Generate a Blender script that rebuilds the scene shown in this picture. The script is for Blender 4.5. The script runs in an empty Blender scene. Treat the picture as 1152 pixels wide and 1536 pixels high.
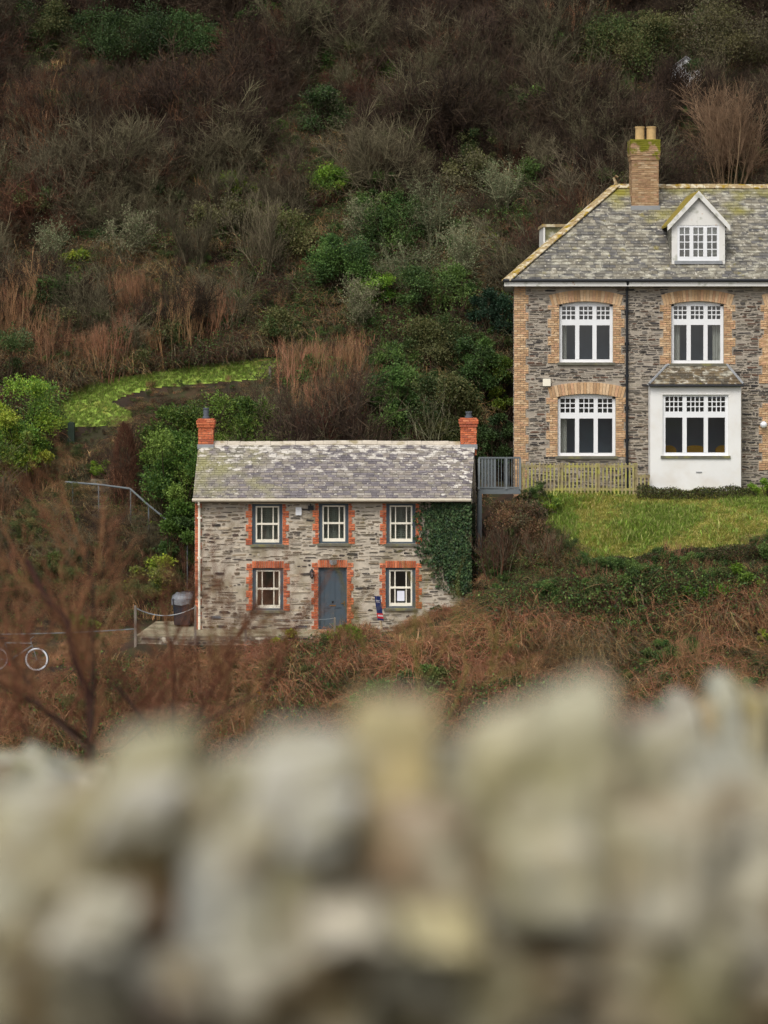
import bpy, math, random
import numpy as np
from mathutils import Vector
S = bpy.context.scene
C = S.collection
R = math.radians
# ------------------------------------------------------------------ camera, light, exposure
F, CX, HY = 3680.0, 576.0, 520.0          # focal length in photo pixels, principal column, horizon row
cam = bpy.data.cameras.new('camera'); camo = bpy.data.objects.new('camera', cam); C.objects.link(camo)
camo.location = (0, 0, 0); camo.rotation_euler = (R(90), 0, 0)
cam.sensor_fit = 'VERTICAL'; cam.sensor_height = 36; cam.lens = F / 1536 * 36
cam.shift_y = (HY - 768) / 1536
cam.clip_end = 2000; cam.clip_start = 0.05
cam.dof.use_dof = True; cam.dof.focus_distance = 81; cam.dof.aperture_fstop = 1.55
S.camera = camo
w = bpy.data.worlds.new('World'); S.world = w; w.use_nodes = True
SUN_EL, SUN_AZ = 52, 205                  # overcast: a broad soft sun behind and left of the camera
nt = w.node_tree; bg = nt.nodes['Background']
sky = nt.nodes.new('ShaderNodeTexSky'); sky.sky_type = 'NISHITA'; sky.sun_disc = False
sky.sun_elevation = R(SUN_EL); sky.sun_rotation = R(SUN_AZ); sky.dust_density = 4; sky.air_density = 1
hs = nt.nodes.new('ShaderNodeHueSaturation'); hs.inputs['Saturation'].default_value = 0.25
nt.links.new(sky.outputs[0], hs.inputs['Color']); nt.links.new(hs.outputs[0], bg.inputs[0])
bg.inputs[1].default_value = 0.115
sl = bpy.data.lights.new('sun', 'SUN'); sl.energy = 1.2; sl.angle = R(25); sl.color = (1, .955, .88)
so = bpy.data.objects.new('sun', sl); C.objects.link(so)
_d = Vector((math.sin(R(SUN_AZ)) * math.cos(R(SUN_EL)), math.cos(R(SUN_AZ)) * math.cos(R(SUN_EL)), math.sin(R(SUN_EL))))
so.rotation_euler = (-_d).to_track_quat('-Z', 'Y').to_euler()
S.view_settings.view_transform = 'Standard'; S.view_settings.look = 'None'
S.view_settings.exposure = 0.5; S.view_settings.gamma = 1
S.render.engine = 'CYCLES'; S.cycles.use_denoising = True
S.cycles.max_bounces = 6; S.cycles.diffuse_bounces = 3; S.cycles.transparent_max_bounces = 12

# ------------------------------------------------------------------ helpers
def lin(c):
    c = np.asarray(c, float) / 255.0
    return np.where(c <= .04045, c / 12.92, ((c + .055) / 1.055) ** 2.4)
def wx(px, Y): return (px - CX) * Y / F
def wz(py, Y): return (HY - py) * Y / F

def mesh_np(name, V, faces, cols=None):
    """V (n,3); faces: list of index arrays (m,k); cols (n,3) linear"""
    me = bpy.data.meshes.new(name)
    V = np.asarray(V, np.float32)
    fs = [np.asarray(f, np.int32) for f in faces if len(f)]
    me.vertices.add(len(V)); me.vertices.foreach_set('co', V.ravel())
    tot = sum(f.size for f in fs); nf = sum(len(f) for f in fs)
    me.loops.add(tot); me.loops.foreach_set('vertex_index', np.concatenate([f.ravel() for f in fs]))
    me.polygons.add(nf)
    sizes = np.concatenate([np.full(len(f), f.shape[1], np.int32) for f in fs])
    st = np.concatenate([[0], np.cumsum(sizes)[:-1]]).astype(np.int32)
    me.polygons.foreach_set('loop_start', st)
    if cols is not None:
        a = me.color_attributes.new('col', 'FLOAT_COLOR', 'POINT')
        c4 = np.ones((len(V), 4), np.float32); c4[:, :3] = cols
        a.data.foreach_set('color', c4.ravel())
    me.update(calc_edges=True); me.validate()
    return me

class MB:
    def __init__(s): s.v = []; s.f3 = []; s.f4 = []; s.fn = []; s.c = []
    def add(s, vs, fs, col=(1, 1, 1)):
        b = len(s.v); s.v.extend(tuple(x) for x in vs); s.c.extend([tuple(col)] * len(vs))
        for f in fs:
            g = [b + i for i in f]
            (s.f3 if len(g) == 3 else s.f4 if len(g) == 4 else s.fn).append(g)
    def box(s, x0, x1, y0, y1, z0, z1, col=(1, 1, 1)):
        s.add([(x0, y0, z0), (x1, y0, z0), (x1, y1, z0), (x0, y1, z0), (x0, y0, z1), (x1, y0, z1), (x1, y1, z1), (x0, y1, z1)],
              [(0, 1, 5, 4), (1, 2, 6, 5), (2, 3, 7, 6), (3, 0, 4, 7), (4, 5, 6, 7), (3, 2, 1, 0)], col)
    def hexa(s, q0, q1, col=(1, 1, 1)):
        """two quads (4 pts each) joined to a solid"""
        s.add(list(q0) + list(q1), [(0, 1, 5, 4), (1, 2, 6, 5), (2, 3, 7, 6), (3, 0, 4, 7), (4, 5, 6, 7), (3, 2, 1, 0)], col)
    def prism(s, poly, y0, y1, col=(1, 1, 1)):
        """polygon in xz extruded along y"""
        n = len(poly)
        vs = [(p[0], y0, p[1]) for p in poly] + [(p[0], y1, p[1]) for p in poly]
        fs = [tuple(range(n)), tuple(range(2 * n - 1, n - 1, -1))] + [(i, i + n, (i + 1) % n + n, (i + 1) % n) for i in range(n)]
        s.add(vs, fs, col)
    def tube(s, pts, rad, n=6, col=(1, 1, 1), caps=True):
        pts = [Vector(p) for p in pts]; k = len(pts)
        rad = [rad] * k if np.isscalar(rad) else rad
        vs = []
        for i, p in enumerate(pts):
            t = (pts[min(i + 1, k - 1)] - pts[max(i - 1, 0)]).normalized()
            a = Vector((0, 0, 1)) if abs(t.z) < .9 else Vector((1, 0, 0))
            u = t.cross(a).normalized(); v = t.cross(u)
            for j in range(n):
                an = 2 * math.pi * j / n
                vs.append(p + (u * math.cos(an) + v * math.sin(an)) * rad[i])
        fs = [(i * n + j, i * n + (j + 1) % n, (i + 1) * n + (j + 1) % n, (i + 1) * n + j) for i in range(k - 1) for j in range(n)]
        if caps: fs += [tuple(range(n - 1, -1, -1)), tuple((k - 1) * n + j for j in range(n))]
        s.add(vs, fs, col)
    def lathe(s, cx, cy, prof, n=14, col=(1, 1, 1)):
        vs = [(cx + r * math.cos(2 * math.pi * j / n), cy + r * math.sin(2 * math.pi * j / n), z) for r, z in prof for j in range(n)]
        k = len(prof)
        fs = [(i * n + j, i * n + (j + 1) % n, (i + 1) * n + (j + 1) % n, (i + 1) * n + j) for i in range(k - 1) for j in range(n)]
        fs += [tuple(range(n - 1, -1, -1)), tuple((k - 1) * n + j for j in range(n))]
        s.add(vs, fs, col)
    def build(s, name, mat, parent=None, base=None, smooth=False):
        off = np.array(base if base is not None else (0, 0, 0), float)
        me = bpy.data.meshes.new(name)
        V = (np.array(s.v) - off).tolist()
        me.from_pydata(V, [], s.f3 + s.f4 + s.fn)
        a = me.color_attributes.new('col', 'FLOAT_COLOR', 'POINT')
        c4 = np.ones((len(s.v), 4), np.float32); c4[:, :3] = np.array(s.c); a.data.foreach_set('color', c4.ravel())
        me.update(); me.materials.append(mat)
        if smooth: me.polygons.foreach_set('use_smooth', [True] * len(me.polygons))
        o = bpy.data.objects.new(name, me); C.objects.link(o)
        if parent is not None: o.parent = parent
        return o

class Thing:
    """an Empty at the base of a thing; parts are meshes parented to it, given in world coordinates"""
    def __init__(s, name, label, cat, base, group=None):
        s.base = np.array(base, float)
        s.o = bpy.data.objects.new(name, None); C.objects.link(s.o); s.o.location = base
        s.o.empty_display_size = .2
        s.o['label'] = label; s.o['category'] = cat
        if group: s.o['group'] = group
    def part(s, name, mb, mat, parent=None, label=None, smooth=False):
        o = mb.build(name, mat, parent or s.o, s.base, smooth)
        if label: o['label'] = label
        return o
    def mesh(s, name, V, faces, cols, mat, parent=None):
        me = mesh_np(name, np.asarray(V) - s.base, faces, cols); me.materials.append(mat)
        o = bpy.data.objects.new(name, me); C.objects.link(o); o.parent = parent or s.o
        return o

def tag(o, label, cat, group=None):
    o['label'] = label; o['category'] = cat
    if group: o['group'] = group
    return o

# ------------------------------------------------------------------ materials
def nmat(name, base=None, rough=.8, var=.25, vscale=3, bump=0, bscale=30, overlays=(), spec=.3, translucent=0, objrand=0, metallic=0):
    """base None: colour comes from the mesh's own per-piece colour; overlays = (sRGB, scale, threshold, soft, (zlo, zhi, weight) or None, stretch)"""
    m = bpy.data.materials.new(name); m.use_nodes = True; t = m.node_tree; N = t.nodes; L = t.links
    p = N['Principled BSDF']; p.inputs['Roughness'].default_value = rough; p.inputs['Specular IOR Level'].default_value = spec
    p.inputs['Metallic'].default_value = metallic
    tc = N.new('ShaderNodeTexCoord')
    if base is None:
        a = N.new('ShaderNodeAttribute'); a.attribute_name = 'col'; col = a.outputs['Color']
    else:
        a = N.new('ShaderNodeRGB'); a.outputs[0].default_value = (*lin(base), 1); col = a.outputs[0]
    def noise(scale, detail=5, stretch=None):
        n = N.new('ShaderNodeTexNoise'); n.inputs['Scale'].default_value = scale; n.inputs['Detail'].default_value = detail
        if stretch:
            mp = N.new('ShaderNodeMapping'); mp.inputs['Scale'].default_value = stretch; L.new(tc.outputs['Object'], mp.inputs[0]); L.new(mp.outputs[0], n.inputs['Vector'])
        else: L.new(tc.outputs['Object'], n.inputs['Vector'])
        return n
    if var:
        n = noise(vscale)
        r = N.new('ShaderNodeMapRange'); r.inputs[1].default_value = .3; r.inputs[2].default_value = .7
        r.inputs[3].default_value = 1 - var; r.inputs[4].default_value = 1 + var
        L.new(n.outputs[0], r.inputs[0])
        mx = N.new('ShaderNodeVectorMath'); mx.operation = 'SCALE'; L.new(col, mx.inputs[0]); L.new(r.outputs[0], mx.inputs['Scale']); col = mx.outputs[0]
    if objrand:
        oi = N.new('ShaderNodeObjectInfo')
        h = N.new('ShaderNodeHueSaturation')
        for out, lo, hi in (('Value', 1 - objrand, 1 + objrand), ('Hue', .5 - objrand * .05, .5 + objrand * .05)):
            wn = N.new('ShaderNodeTexWhiteNoise'); wn.noise_dimensions = '1D'
            ad = N.new('ShaderNodeMath'); ad.operation = 'ADD'; ad.inputs[1].default_value = len(out) * 3.7; L.new(oi.outputs['Random'], ad.inputs[0]); L.new(ad.outputs[0], wn.inputs['W'])
            r = N.new('ShaderNodeMapRange'); r.inputs[3].default_value = lo; r.inputs[4].default_value = hi; L.new(wn.outputs[0], r.inputs[0]); L.new(r.outputs[0], h.inputs[out])
        L.new(col, h.inputs['Color']); col = h.outputs[0]
    for ov in overlays:
        c, sc, th, soft, zz, stretch = (list(ov) + [None, None])[:6]
        n = noise(sc, 6, stretch); fac = n.outputs[0]
        if zz:
            ax, lo, hi, wgt = zz
            sx = N.new('ShaderNodeSeparateXYZ'); L.new(tc.outputs['Object'], sx.inputs[0])
            r = N.new('ShaderNodeMapRange'); r.inputs[1].default_value = lo; r.inputs[2].default_value = hi; r.inputs[3].default_value = -wgt; r.inputs[4].default_value = wgt
            L.new(sx.outputs[ax], r.inputs[0])
            ad = N.new('ShaderNodeMath'); ad.operation = 'ADD'; L.new(fac, ad.inputs[0]); L.new(r.outputs[0], ad.inputs[1]); fac = ad.outputs[0]
        r = N.new('ShaderNodeMapRange'); r.inputs[1].default_value = th - soft; r.inputs[2].default_value = th + soft; L.new(fac, r.inputs[0])
        mx = N.new('ShaderNodeMix'); mx.data_type = 'RGBA'; mx.inputs['B'].default_value = (*lin(c), 1)
        L.new(r.outputs[0], mx.inputs['Factor']); L.new(col, mx.inputs['A']); col = mx.outputs['Result']
    L.new(col, p.inputs['Base Color'])
    if bump:
        n = noise(bscale, 6); b = N.new('ShaderNodeBump'); b.inputs['Strength'].default_value = bump; b.inputs['Distance'].default_value = .02
        L.new(n.outputs[0], b.inputs['Height']); L.new(b.outputs[0], p.inputs['Normal'])
    if translucent:
        tr = N.new('ShaderNodeBsdfTranslucent'); L.new(col, tr.inputs[0]); ms = N.new('ShaderNodeMixShader'); ms.inputs[0].default_value = translucent
        L.new(p.outputs[0], ms.inputs[1]); L.new(tr.outputs[0], ms.inputs[2]); L.new(ms.outputs[0], N['Material Output'].inputs[0])
    return m

M = {}
M['veg_twig'] = nmat('twig_bark', None, .9, .2, 2, objrand=.3, spec=.15)
M['veg_leaf'] = nmat('leaf', None, .6, .2, 1.5, objrand=.22, translucent=.25, spec=.3)
M['grass'] = nmat('grass_blade', None, .7, .15, 1, objrand=.25, translucent=.3, spec=.2)
M['earth'] = nmat('leaf_litter', (48, 38, 29), .95, .35, .8, bump=.6, bscale=12, overlays=[((54, 56, 32), .7, .54, .1), ((70, 50, 36), 1.3, .6, .1)])
M['lawn'] = nmat('lawn_turf', (160, 156, 78), .95, .2, 1.2, bump=.8, bscale=25, overlays=[((170, 158, 84), 1.2, .55, .15), ((112, 128, 52), 1.4, .6, .12)])
M['terrace'] = nmat('terrace_turf', (136, 160, 68), .95, .2, 2, bump=.8, bscale=25, overlays=[((150, 142, 70), 1.5, .6, .1)])
M['concrete'] = nmat('concrete', (150, 140, 116), .9, .2, 2, bump=.3, overlays=[((106, 100, 74), 1.6, .58, .08)])
M['mortar'] = nmat('lime_mortar', (188, 177, 160), .95, .15, 4, bump=.5, bscale=30, overlays=[((128, 116, 88), 1.1, .6, .1)])
M['rubble'] = nmat('rubble_stone', None, .9, .25, 9, bump=.6, bscale=40, overlays=[((190, 180, 162), 5, .62, .05), ((104, 98, 62), 1.0, .66, .06, None, (3, 1, .6))])
M['villa_mortar'] = nmat('grey_mortar', (164, 154, 140), .95, .15, 4, bump=.5, bscale=30)
M['villa_stone'] = nmat('dark_slate_stone', None, .85, .25, 9, bump=.5, bscale=40, overlays=[((150, 146, 138), 4, .68, .05)])
M['red_brick'] = nmat('red_brick', None, .9, .15, 8, bump=.4, bscale=60)
M['buff_brick'] = nmat('buff_brick', None, .9, .12, 8, bump=.4, bscale=60)
M['buff_mossy'] = nmat('buff_brick_mossy', None, .9, .12, 8, bump=.4, bscale=60, overlays=[((120, 118, 34), 3.5, .62, .05, (2, 11.2, 12.4, .22))])
M['slate'] = nmat('cottage_slate', None, .6, .2, 5, bump=.3, bscale=40, spec=.4,
    overlays=[((142, 138, 98), 1.2, .68, .14, (0, 1.0, -4.2, .16)), ((200, 194, 184), 3.2, .62, .05, (2, 4.7, 6.1, .13), (1, 1, 2.4)), ((208, 203, 194), 4.5, .655, .025, (0, 1.5, 5.0, .09), (1, 1, 1.7)), ((206, 200, 190), 2.6, .69, .02, None, (1, 1, 3)), ((190, 184, 172), 9, .66, .02)])
M['villa_slate'] = nmat('villa_slate', None, .6, .25, 4, bump=.3, bscale=40, spec=.4,
    overlays=[((172, 168, 152), 3.0, .6, .08, None, (1, 1, 2.4)), ((192, 186, 172), 8, .645, .04), ((132, 126, 50), 1.0, .66, .12, (2, 8.6, 10.8, .15)), ((140, 128, 44), 1.6, .7, .06)])
M['ridge'] = nmat('ridge_tile', (186, 176, 160), .9, .15, 5, bump=.4, overlays=[((150, 138, 110), 2, .62, .05)])
M['hip'] = nmat('lichen_ridge_tile', (160, 140, 104), .9, .2, 5, bump=.4, overlays=[((196, 186, 160), 5, .54, .05), ((150, 122, 28), 4, .58, .05), ((108, 70, 50), 7, .66, .04)])
M['white_render'] = nmat('white_render', (228, 227, 224), .85, .03, 1.5, bump=.15, bscale=15, overlays=[((216, 210, 200), 2.2, .6, .25, (2, 1.3, 0, .12))])
M['white_paint'] = nmat('white_paint', (232, 233, 234), .4, .03, 3)
M['old_white'] = nmat('weathered_white_paint', (222, 220, 214), .5, .05, 3, overlays=[((190, 150, 110), 5, .7, .03), ((180, 180, 168), 3, .62, .06)])
M['cream'] = nmat('cream_paint', (240, 233, 214), .45, .04, 3)
M['stone_cream'] = nmat('cream_render_lintel', (196, 186, 166), .8, .1, 5)
M['blue_grey'] = nmat('blue_grey_paint', (72, 83, 92), .5, .06, 4)
M['sill'] = nmat('slate_sill', (104, 102, 90), .8, .2, 5, overlays=[((128, 124, 84), 3, .58, .06)])
M['black'] = nmat('black_paint', (34, 36, 40), .4, .1, 4)
M['dark_grey'] = nmat('dark_grey_metal', (84, 90, 98), .5, .1, 4)
M['steel'] = nmat('galvanised_steel', (128, 134, 136), .5, .1, 4, metallic=.35)
M['flat_steel'] = nmat('grey_painted_steel', (102, 108, 110), .55, .1, 3)
M['lead'] = nmat('lead', (140, 142, 144), .6, .1, 4)
M['wood'] = nmat('weathered_wood', None, .9, .2, 6, overlays=[((168, 164, 84), 3, .54, .12)])
M['postwood'] = nmat('grey_post_wood', (122, 114, 104), .9, .15, 6)
M['shutter'] = nmat('shutter_paint', (150, 152, 136), .6, .05, 3)
M['curtain'] = nmat('curtain_cloth', (206, 200, 188), .9, .06, 3)
M['beige_cloth'] = nmat('dim_curtain_cloth', (150, 136, 118), .9, .1, 3)
M['pane_back'] = nmat('pane_backing_blue', (150, 160, 174), .9, .05, 2)  # blue-grey chosen to lighten the dark panes, in place of reflected sky
M['yellow_cloth'] = nmat('mustard_cloth', (190, 140, 30), .9, .1, 4)
M['paper'] = nmat('paper', (226, 228, 238), .7, .02, 5)
M['navy'] = nmat('navy_board', (22, 44, 98), .5, .05, 4)
M['red'] = nmat('red_board', (190, 34, 46), .5, .05, 4)
M['white'] = nmat('white_lettering', (225, 225, 228), .6, 0)
M['bin'] = nmat('black_bin_plastic', (34, 40, 50), .45, .1, 4)
M['bag'] = nmat('grey_polythene', (120, 124, 130), .3, .25, 12, bump=.8, bscale=14)
M['brass'] = nmat('brass', (150, 112, 66), .4, .1, 5, metallic=.7)
M['lamp_white'] = nmat('opal_glass', (230, 232, 236), .3, .02, 4)
M['tyre'] = nmat('tyre_rubber', (60, 62, 64), .7, .1, 6)
M['rim'] = nmat('alloy_rim', (214, 216, 220), .4, .05, 6)
M['lichen_rock'] = nmat('lichened_wall_stone', None, .9, .22, 9, bump=.8, bscale=22, overlays=[((176, 172, 156), 9, .54, .1), ((164, 146, 100), 7, .66, .08), ((132, 126, 92), 6, .57, .12), ((100, 82, 58), 8, .64, .08)])
M['wall_core'] = nmat('wall_earth', (96, 82, 58), .95, .3, 10, bump=.5)
M['petal'] = nmat('yellow_petal', (236, 178, 20), .6, .05, 5, translucent=.2)
M['step_stone'] = nmat('step_stone', (118, 110, 94), .9, .2, 5)
g = bpy.data.materials.new('window_glass'); g.use_nodes = True; t = g.node_tree
t.nodes.remove(t.nodes['Principled BSDF'])
gl = t.nodes.new('ShaderNodeBsdfGlossy'); gl.inputs['Roughness'].default_value = .03; tr = t.nodes.new('ShaderNodeBsdfTransparent'); tr.inputs[0].default_value = (.82, .88, .9, 1)
fr = t.nodes.new('ShaderNodeLayerWeight'); fr.inputs[0].default_value = .5; mr = t.nodes.new('ShaderNodeMapRange'); mr.inputs[3].default_value = .25; mr.inputs[4].default_value = .6; ms = t.nodes.new('ShaderNodeMixShader')
t.links.new(fr.outputs['Facing'], mr.inputs[0]); t.links.new(mr.outputs[0], ms.inputs[0]); t.links.new(tr.outputs[0], ms.inputs[1]); t.links.new(gl.outputs[0], ms.inputs[2]); t.links.new(ms.outputs[0], t.nodes['Material Output'].inputs[0])
M['glass'] = g

# ------------------------------------------------------------------ terrain
FG = [(-20, -1.4), (4, -1.5), (8, -2.4), (16, -4.4), (30, -11), (45, -16), (62, -17)]
FAR = [(125, 21.3), (175, 52)]
HB = [(90, -3.5)]
cols = [
 (-900, [(70, -14), (76.4, -11.3), (77.0, -10.75), (80, -10.7), (82.4, -9.6)] + HB),
 (0, [(70, -14), (76.4, -10.9), (77.0, -10.45), (80, -10.35), (82.2, -9.4)] + HB),
 (120, [(70, -13.7), (76.6, -10.5), (77.2, -10.2), (80, -10.0), (82.0, -9.5)] + HB),
 (195, [(71, -13.6), (77.2, -10.2), (77.9, -9.75), (80, -9.5), (82.2, -9.3)] + HB),
 (215, [(72, -13.6), (77.6, -9.9), (78.0, -9.45), (82.3, -9.3), (83, -8.7)] + HB),
 (292, [(72, -13.6), (77.9, -9.75), (78.1, -9.45), (82.5, -9.3), (83.4, -8.4)] + HB),
 (300, [(72, -13.6), (77.9, -9.75), (78.1, -9.45), (85.6, -9.3), (86.0, -6.6)] + HB),
 (470, [(72, -13.6), (77.9, -9.75), (78.1, -9.45), (85.6, -9.3), (86.0, -6.6)] + HB),
 (540, [(72, -13.4), (77.9, -9.65), (78.6, -9.4), (79.2, -9.35), (85.6, -9.3), (86, -6.6)] + HB),
 (600, [(72, -13.2), (78.6, -9.05), (79.4, -9.25), (85.6, -9.3), (86, -6.6)] + HB),
 (660, [(72, -12.9), (78.7, -8.6), (79.5, -9.05), (85.6, -9.2), (86, -6.6)] + HB),
 (705, [(72, -12.7), (78.8, -8.35), (79.7, -8.7), (85.4, -8.7), (86, -6.6)] + HB),
 (730, [(72, -12.6), (78.5, -8.3), (80, -7.7), (84, -7.0), (86, -6.2)] + HB),
 (790, [(72, -12.4), (77, -8.6), (79, -7.4), (82.7, -5.25), (92.2, -5.05), (92.8, -1.5)]),
 (850, [(72, -12.3), (76.5, -8.8), (78.5, -7.5), (79, -6.95), (83, -5.1), (92.2, -5.05), (92.8, -1.5)]),
 (1000, [(72, -12.1), (76.8, -8.7), (78.2, -7.5), (79, -6.6), (83, -5.08), (92.2, -5.05), (92.8, -1.5)]),
 (1152, [(72, -11.9), (76.8, -8.5), (77.9, -7.4), (79, -6.15), (83, -4.98), (92.2, -5.0), (92.8, -1.5)]),
 (2000, [(72, -11.9), (76.8, -8.5), (77.9, -7.4), (79, -6.15), (83, -4.98), (92.2, -5.0), (92.8, -1.5)]),
]
_cx = np.array([(c[0] - CX) / 46.0 for c in cols])
_gy = np.arange(-20, 175.01, .1)
_prof = np.array([np.interp(_gy, [k[0] for k in FG + c[1] + FAR], [k[1] for k in FG + c[1] + FAR]) for c in cols])
def bumps(X, Y):
    n = (np.sin(X * 1.3 + 1.7 * np.sin(Y * .7)) * np.cos(Y * 1.1 + .8 * np.sin(X * .9)) + .5 * np.sin(X * 2.9 + Y * 1.7) * np.cos(Y * 2.3 - X)) 
    amp = np.clip((Y - 86.5) / 4, 0, 1) * .28 * (1 - .85 * np.exp(-((X + 8) / 5) ** 4 - ((Y - 92.5) / 2.5) ** 4)) + np.clip((77.5 - Y) / 2, 0, 1) * np.clip((Y - 20) / 20, 0, 1) * .16
    return n * amp
def T(X, Y):
    X = np.asarray(X, float); Y = np.asarray(Y, float); X, Y = np.broadcast_arrays(X, Y)
    yi = np.clip((Y + 20) / .1, 0, len(_gy) - 1.001); y0 = yi.astype(int); fy = yi - y0
    Xc = np.clip(X, _cx[0], _cx[-1] - 1e-6)
    xi = np.clip(np.searchsorted(_cx, Xc, 'right') - 1, 0, len(_cx) - 2); fx = (Xc - _cx[xi]) / (_cx[xi + 1] - _cx[xi])
    def at(i): return _prof[i, y0] * (1 - fy) + _prof[i, y0 + 1] * fy
    return at(xi) * (1 - fx) + at(xi + 1) * fx + bumps(X, Y)
_ry = np.arange(66, 150, .04)
def hit(px, py):
    Z = T(wx(px, _ry), _ry); i = np.argmax(Z >= wz(py, _ry)); Y = _ry[i]
    return float(wx(px, Y)), float(Y), float(T(wx(px, Y), Y))
def proj(X, Y, Z): return CX + X * F / Y, HY - Z * F / Y

def grid_sheet(name, xs, ys, mat, mask=None, lift=0, kind='structure'):
    X, Y = np.meshgrid(xs, ys); Z = T(X, Y) + lift
    V = np.stack([X, Y, Z], -1).reshape(-1, 3); nx = len(xs); ny = len(ys)
    i = (np.arange(ny - 1)[:, None] * nx + np.arange(nx - 1)[None]).ravel()
    Fq = np.stack([i, i + 1, i + nx + 1, i + nx], -1)
    if mask is not None:
        c = V[Fq].mean(1); keep = mask(c[:, 0], c[:, 1], c[:, 2]); Fq = Fq[keep]
        u, inv = np.unique(Fq, return_inverse=True); V = V[u]; Fq = inv.reshape(-1, 4)
    me = mesh_np(name, V, [Fq]); me.materials.append(mat)
    me.polygons.foreach_set('use_smooth', [True] * len(me.polygons))
    o = bpy.data.objects.new(name, me); C.objects.link(o); o['kind'] = kind
    return o
ys = np.concatenate([np.arange(-20, 64, 2.0), np.arange(64, 126, .25), np.arange(126, 175, 3)])
xs = np.concatenate([np.arange(-80, -26, 6.0), np.arange(-26, 26.01, .25), np.arange(32, 90, 6.0)])
grid_sheet('hillside', xs, ys, M['earth'])

def inpoly(px, py, poly):
    px = np.asarray(px); py = np.asarray(py); r = np.zeros(px.shape, bool); n = len(poly)
    for i in range(n):
        x0, y0 = poly[i]; x1, y1 = poly[(i + 1) % n]
        c = ((y0 > py) != (y1 > py)) & (px < (x1 - x0) * (py - y0) / (y1 - y0 + 1e-9) + x0)
        r ^= c
    return r
# lawn in plan: left edge slants, lower edge runs along the bank
def lawn_mask(X, Y, Z):
    left = np.interp(Y, [79, 80.5, 83.8], [6.1, 5.75, 5.2]) + .12 * np.sin(Y * 5)
    return (X > left) & (Y > 78.95 + .1 * np.sin(X * 2.1)) & (Y < 83.85) & (X < 22)
grid_sheet('lawn', np.arange(4.8, 22, .06), np.arange(78.6, 83.95, .06), M['lawn'], lawn_mask, .025)
TP = [(140, 570), (200, 564), (290, 549), (420, 537), (440, 546), (432, 566), (330, 573), (235, 581), (190, 592), (165, 604), (196, 618), (200, 638), (120, 640), (56, 644), (50, 616), (92, 600), (112, 586)]
def terrace_mask(X, Y, Z): a, b = proj(X, Y, Z); return inpoly(a, b, TP)
grid_sheet('grass_terrace', np.arange(-14, -2.5, .1), np.arange(90, 97, .1), M['terrace'], terrace_mask, .03)

# ------------------------------------------------------------------ masonry
def pick(rng, pal, j=.12):
    c = lin(pal[rng.randrange(len(pal))]); k = 1 + rng.uniform(-j, j)
    return tuple(np.clip(c * k, 0, 1))
COT_STONE = [(158, 146, 128), (142, 132, 116), (120, 110, 98), (92, 86, 80), (174, 160, 138), (150, 134, 112), (116, 104, 88), (66, 62, 60), (166, 156, 142), (184, 172, 152), (78, 72, 68)]
VIL_STONE = [(116, 110, 102), (136, 128, 116), (88, 84, 80), (152, 144, 130), (52, 50, 50), (136, 124, 108), (112, 96, 84), (166, 156, 140), (100, 94, 88), (106, 80, 66), (62, 58, 58), (76, 72, 70)]
RED = [(192, 106, 70), (206, 118, 80), (180, 96, 64), (198, 112, 78), (166, 92, 68), (210, 130, 94)]
BUFF = [(194, 160, 122), (204, 170, 132), (186, 150, 112), (178, 144, 110), (208, 178, 142), (194, 154, 120)]

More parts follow.
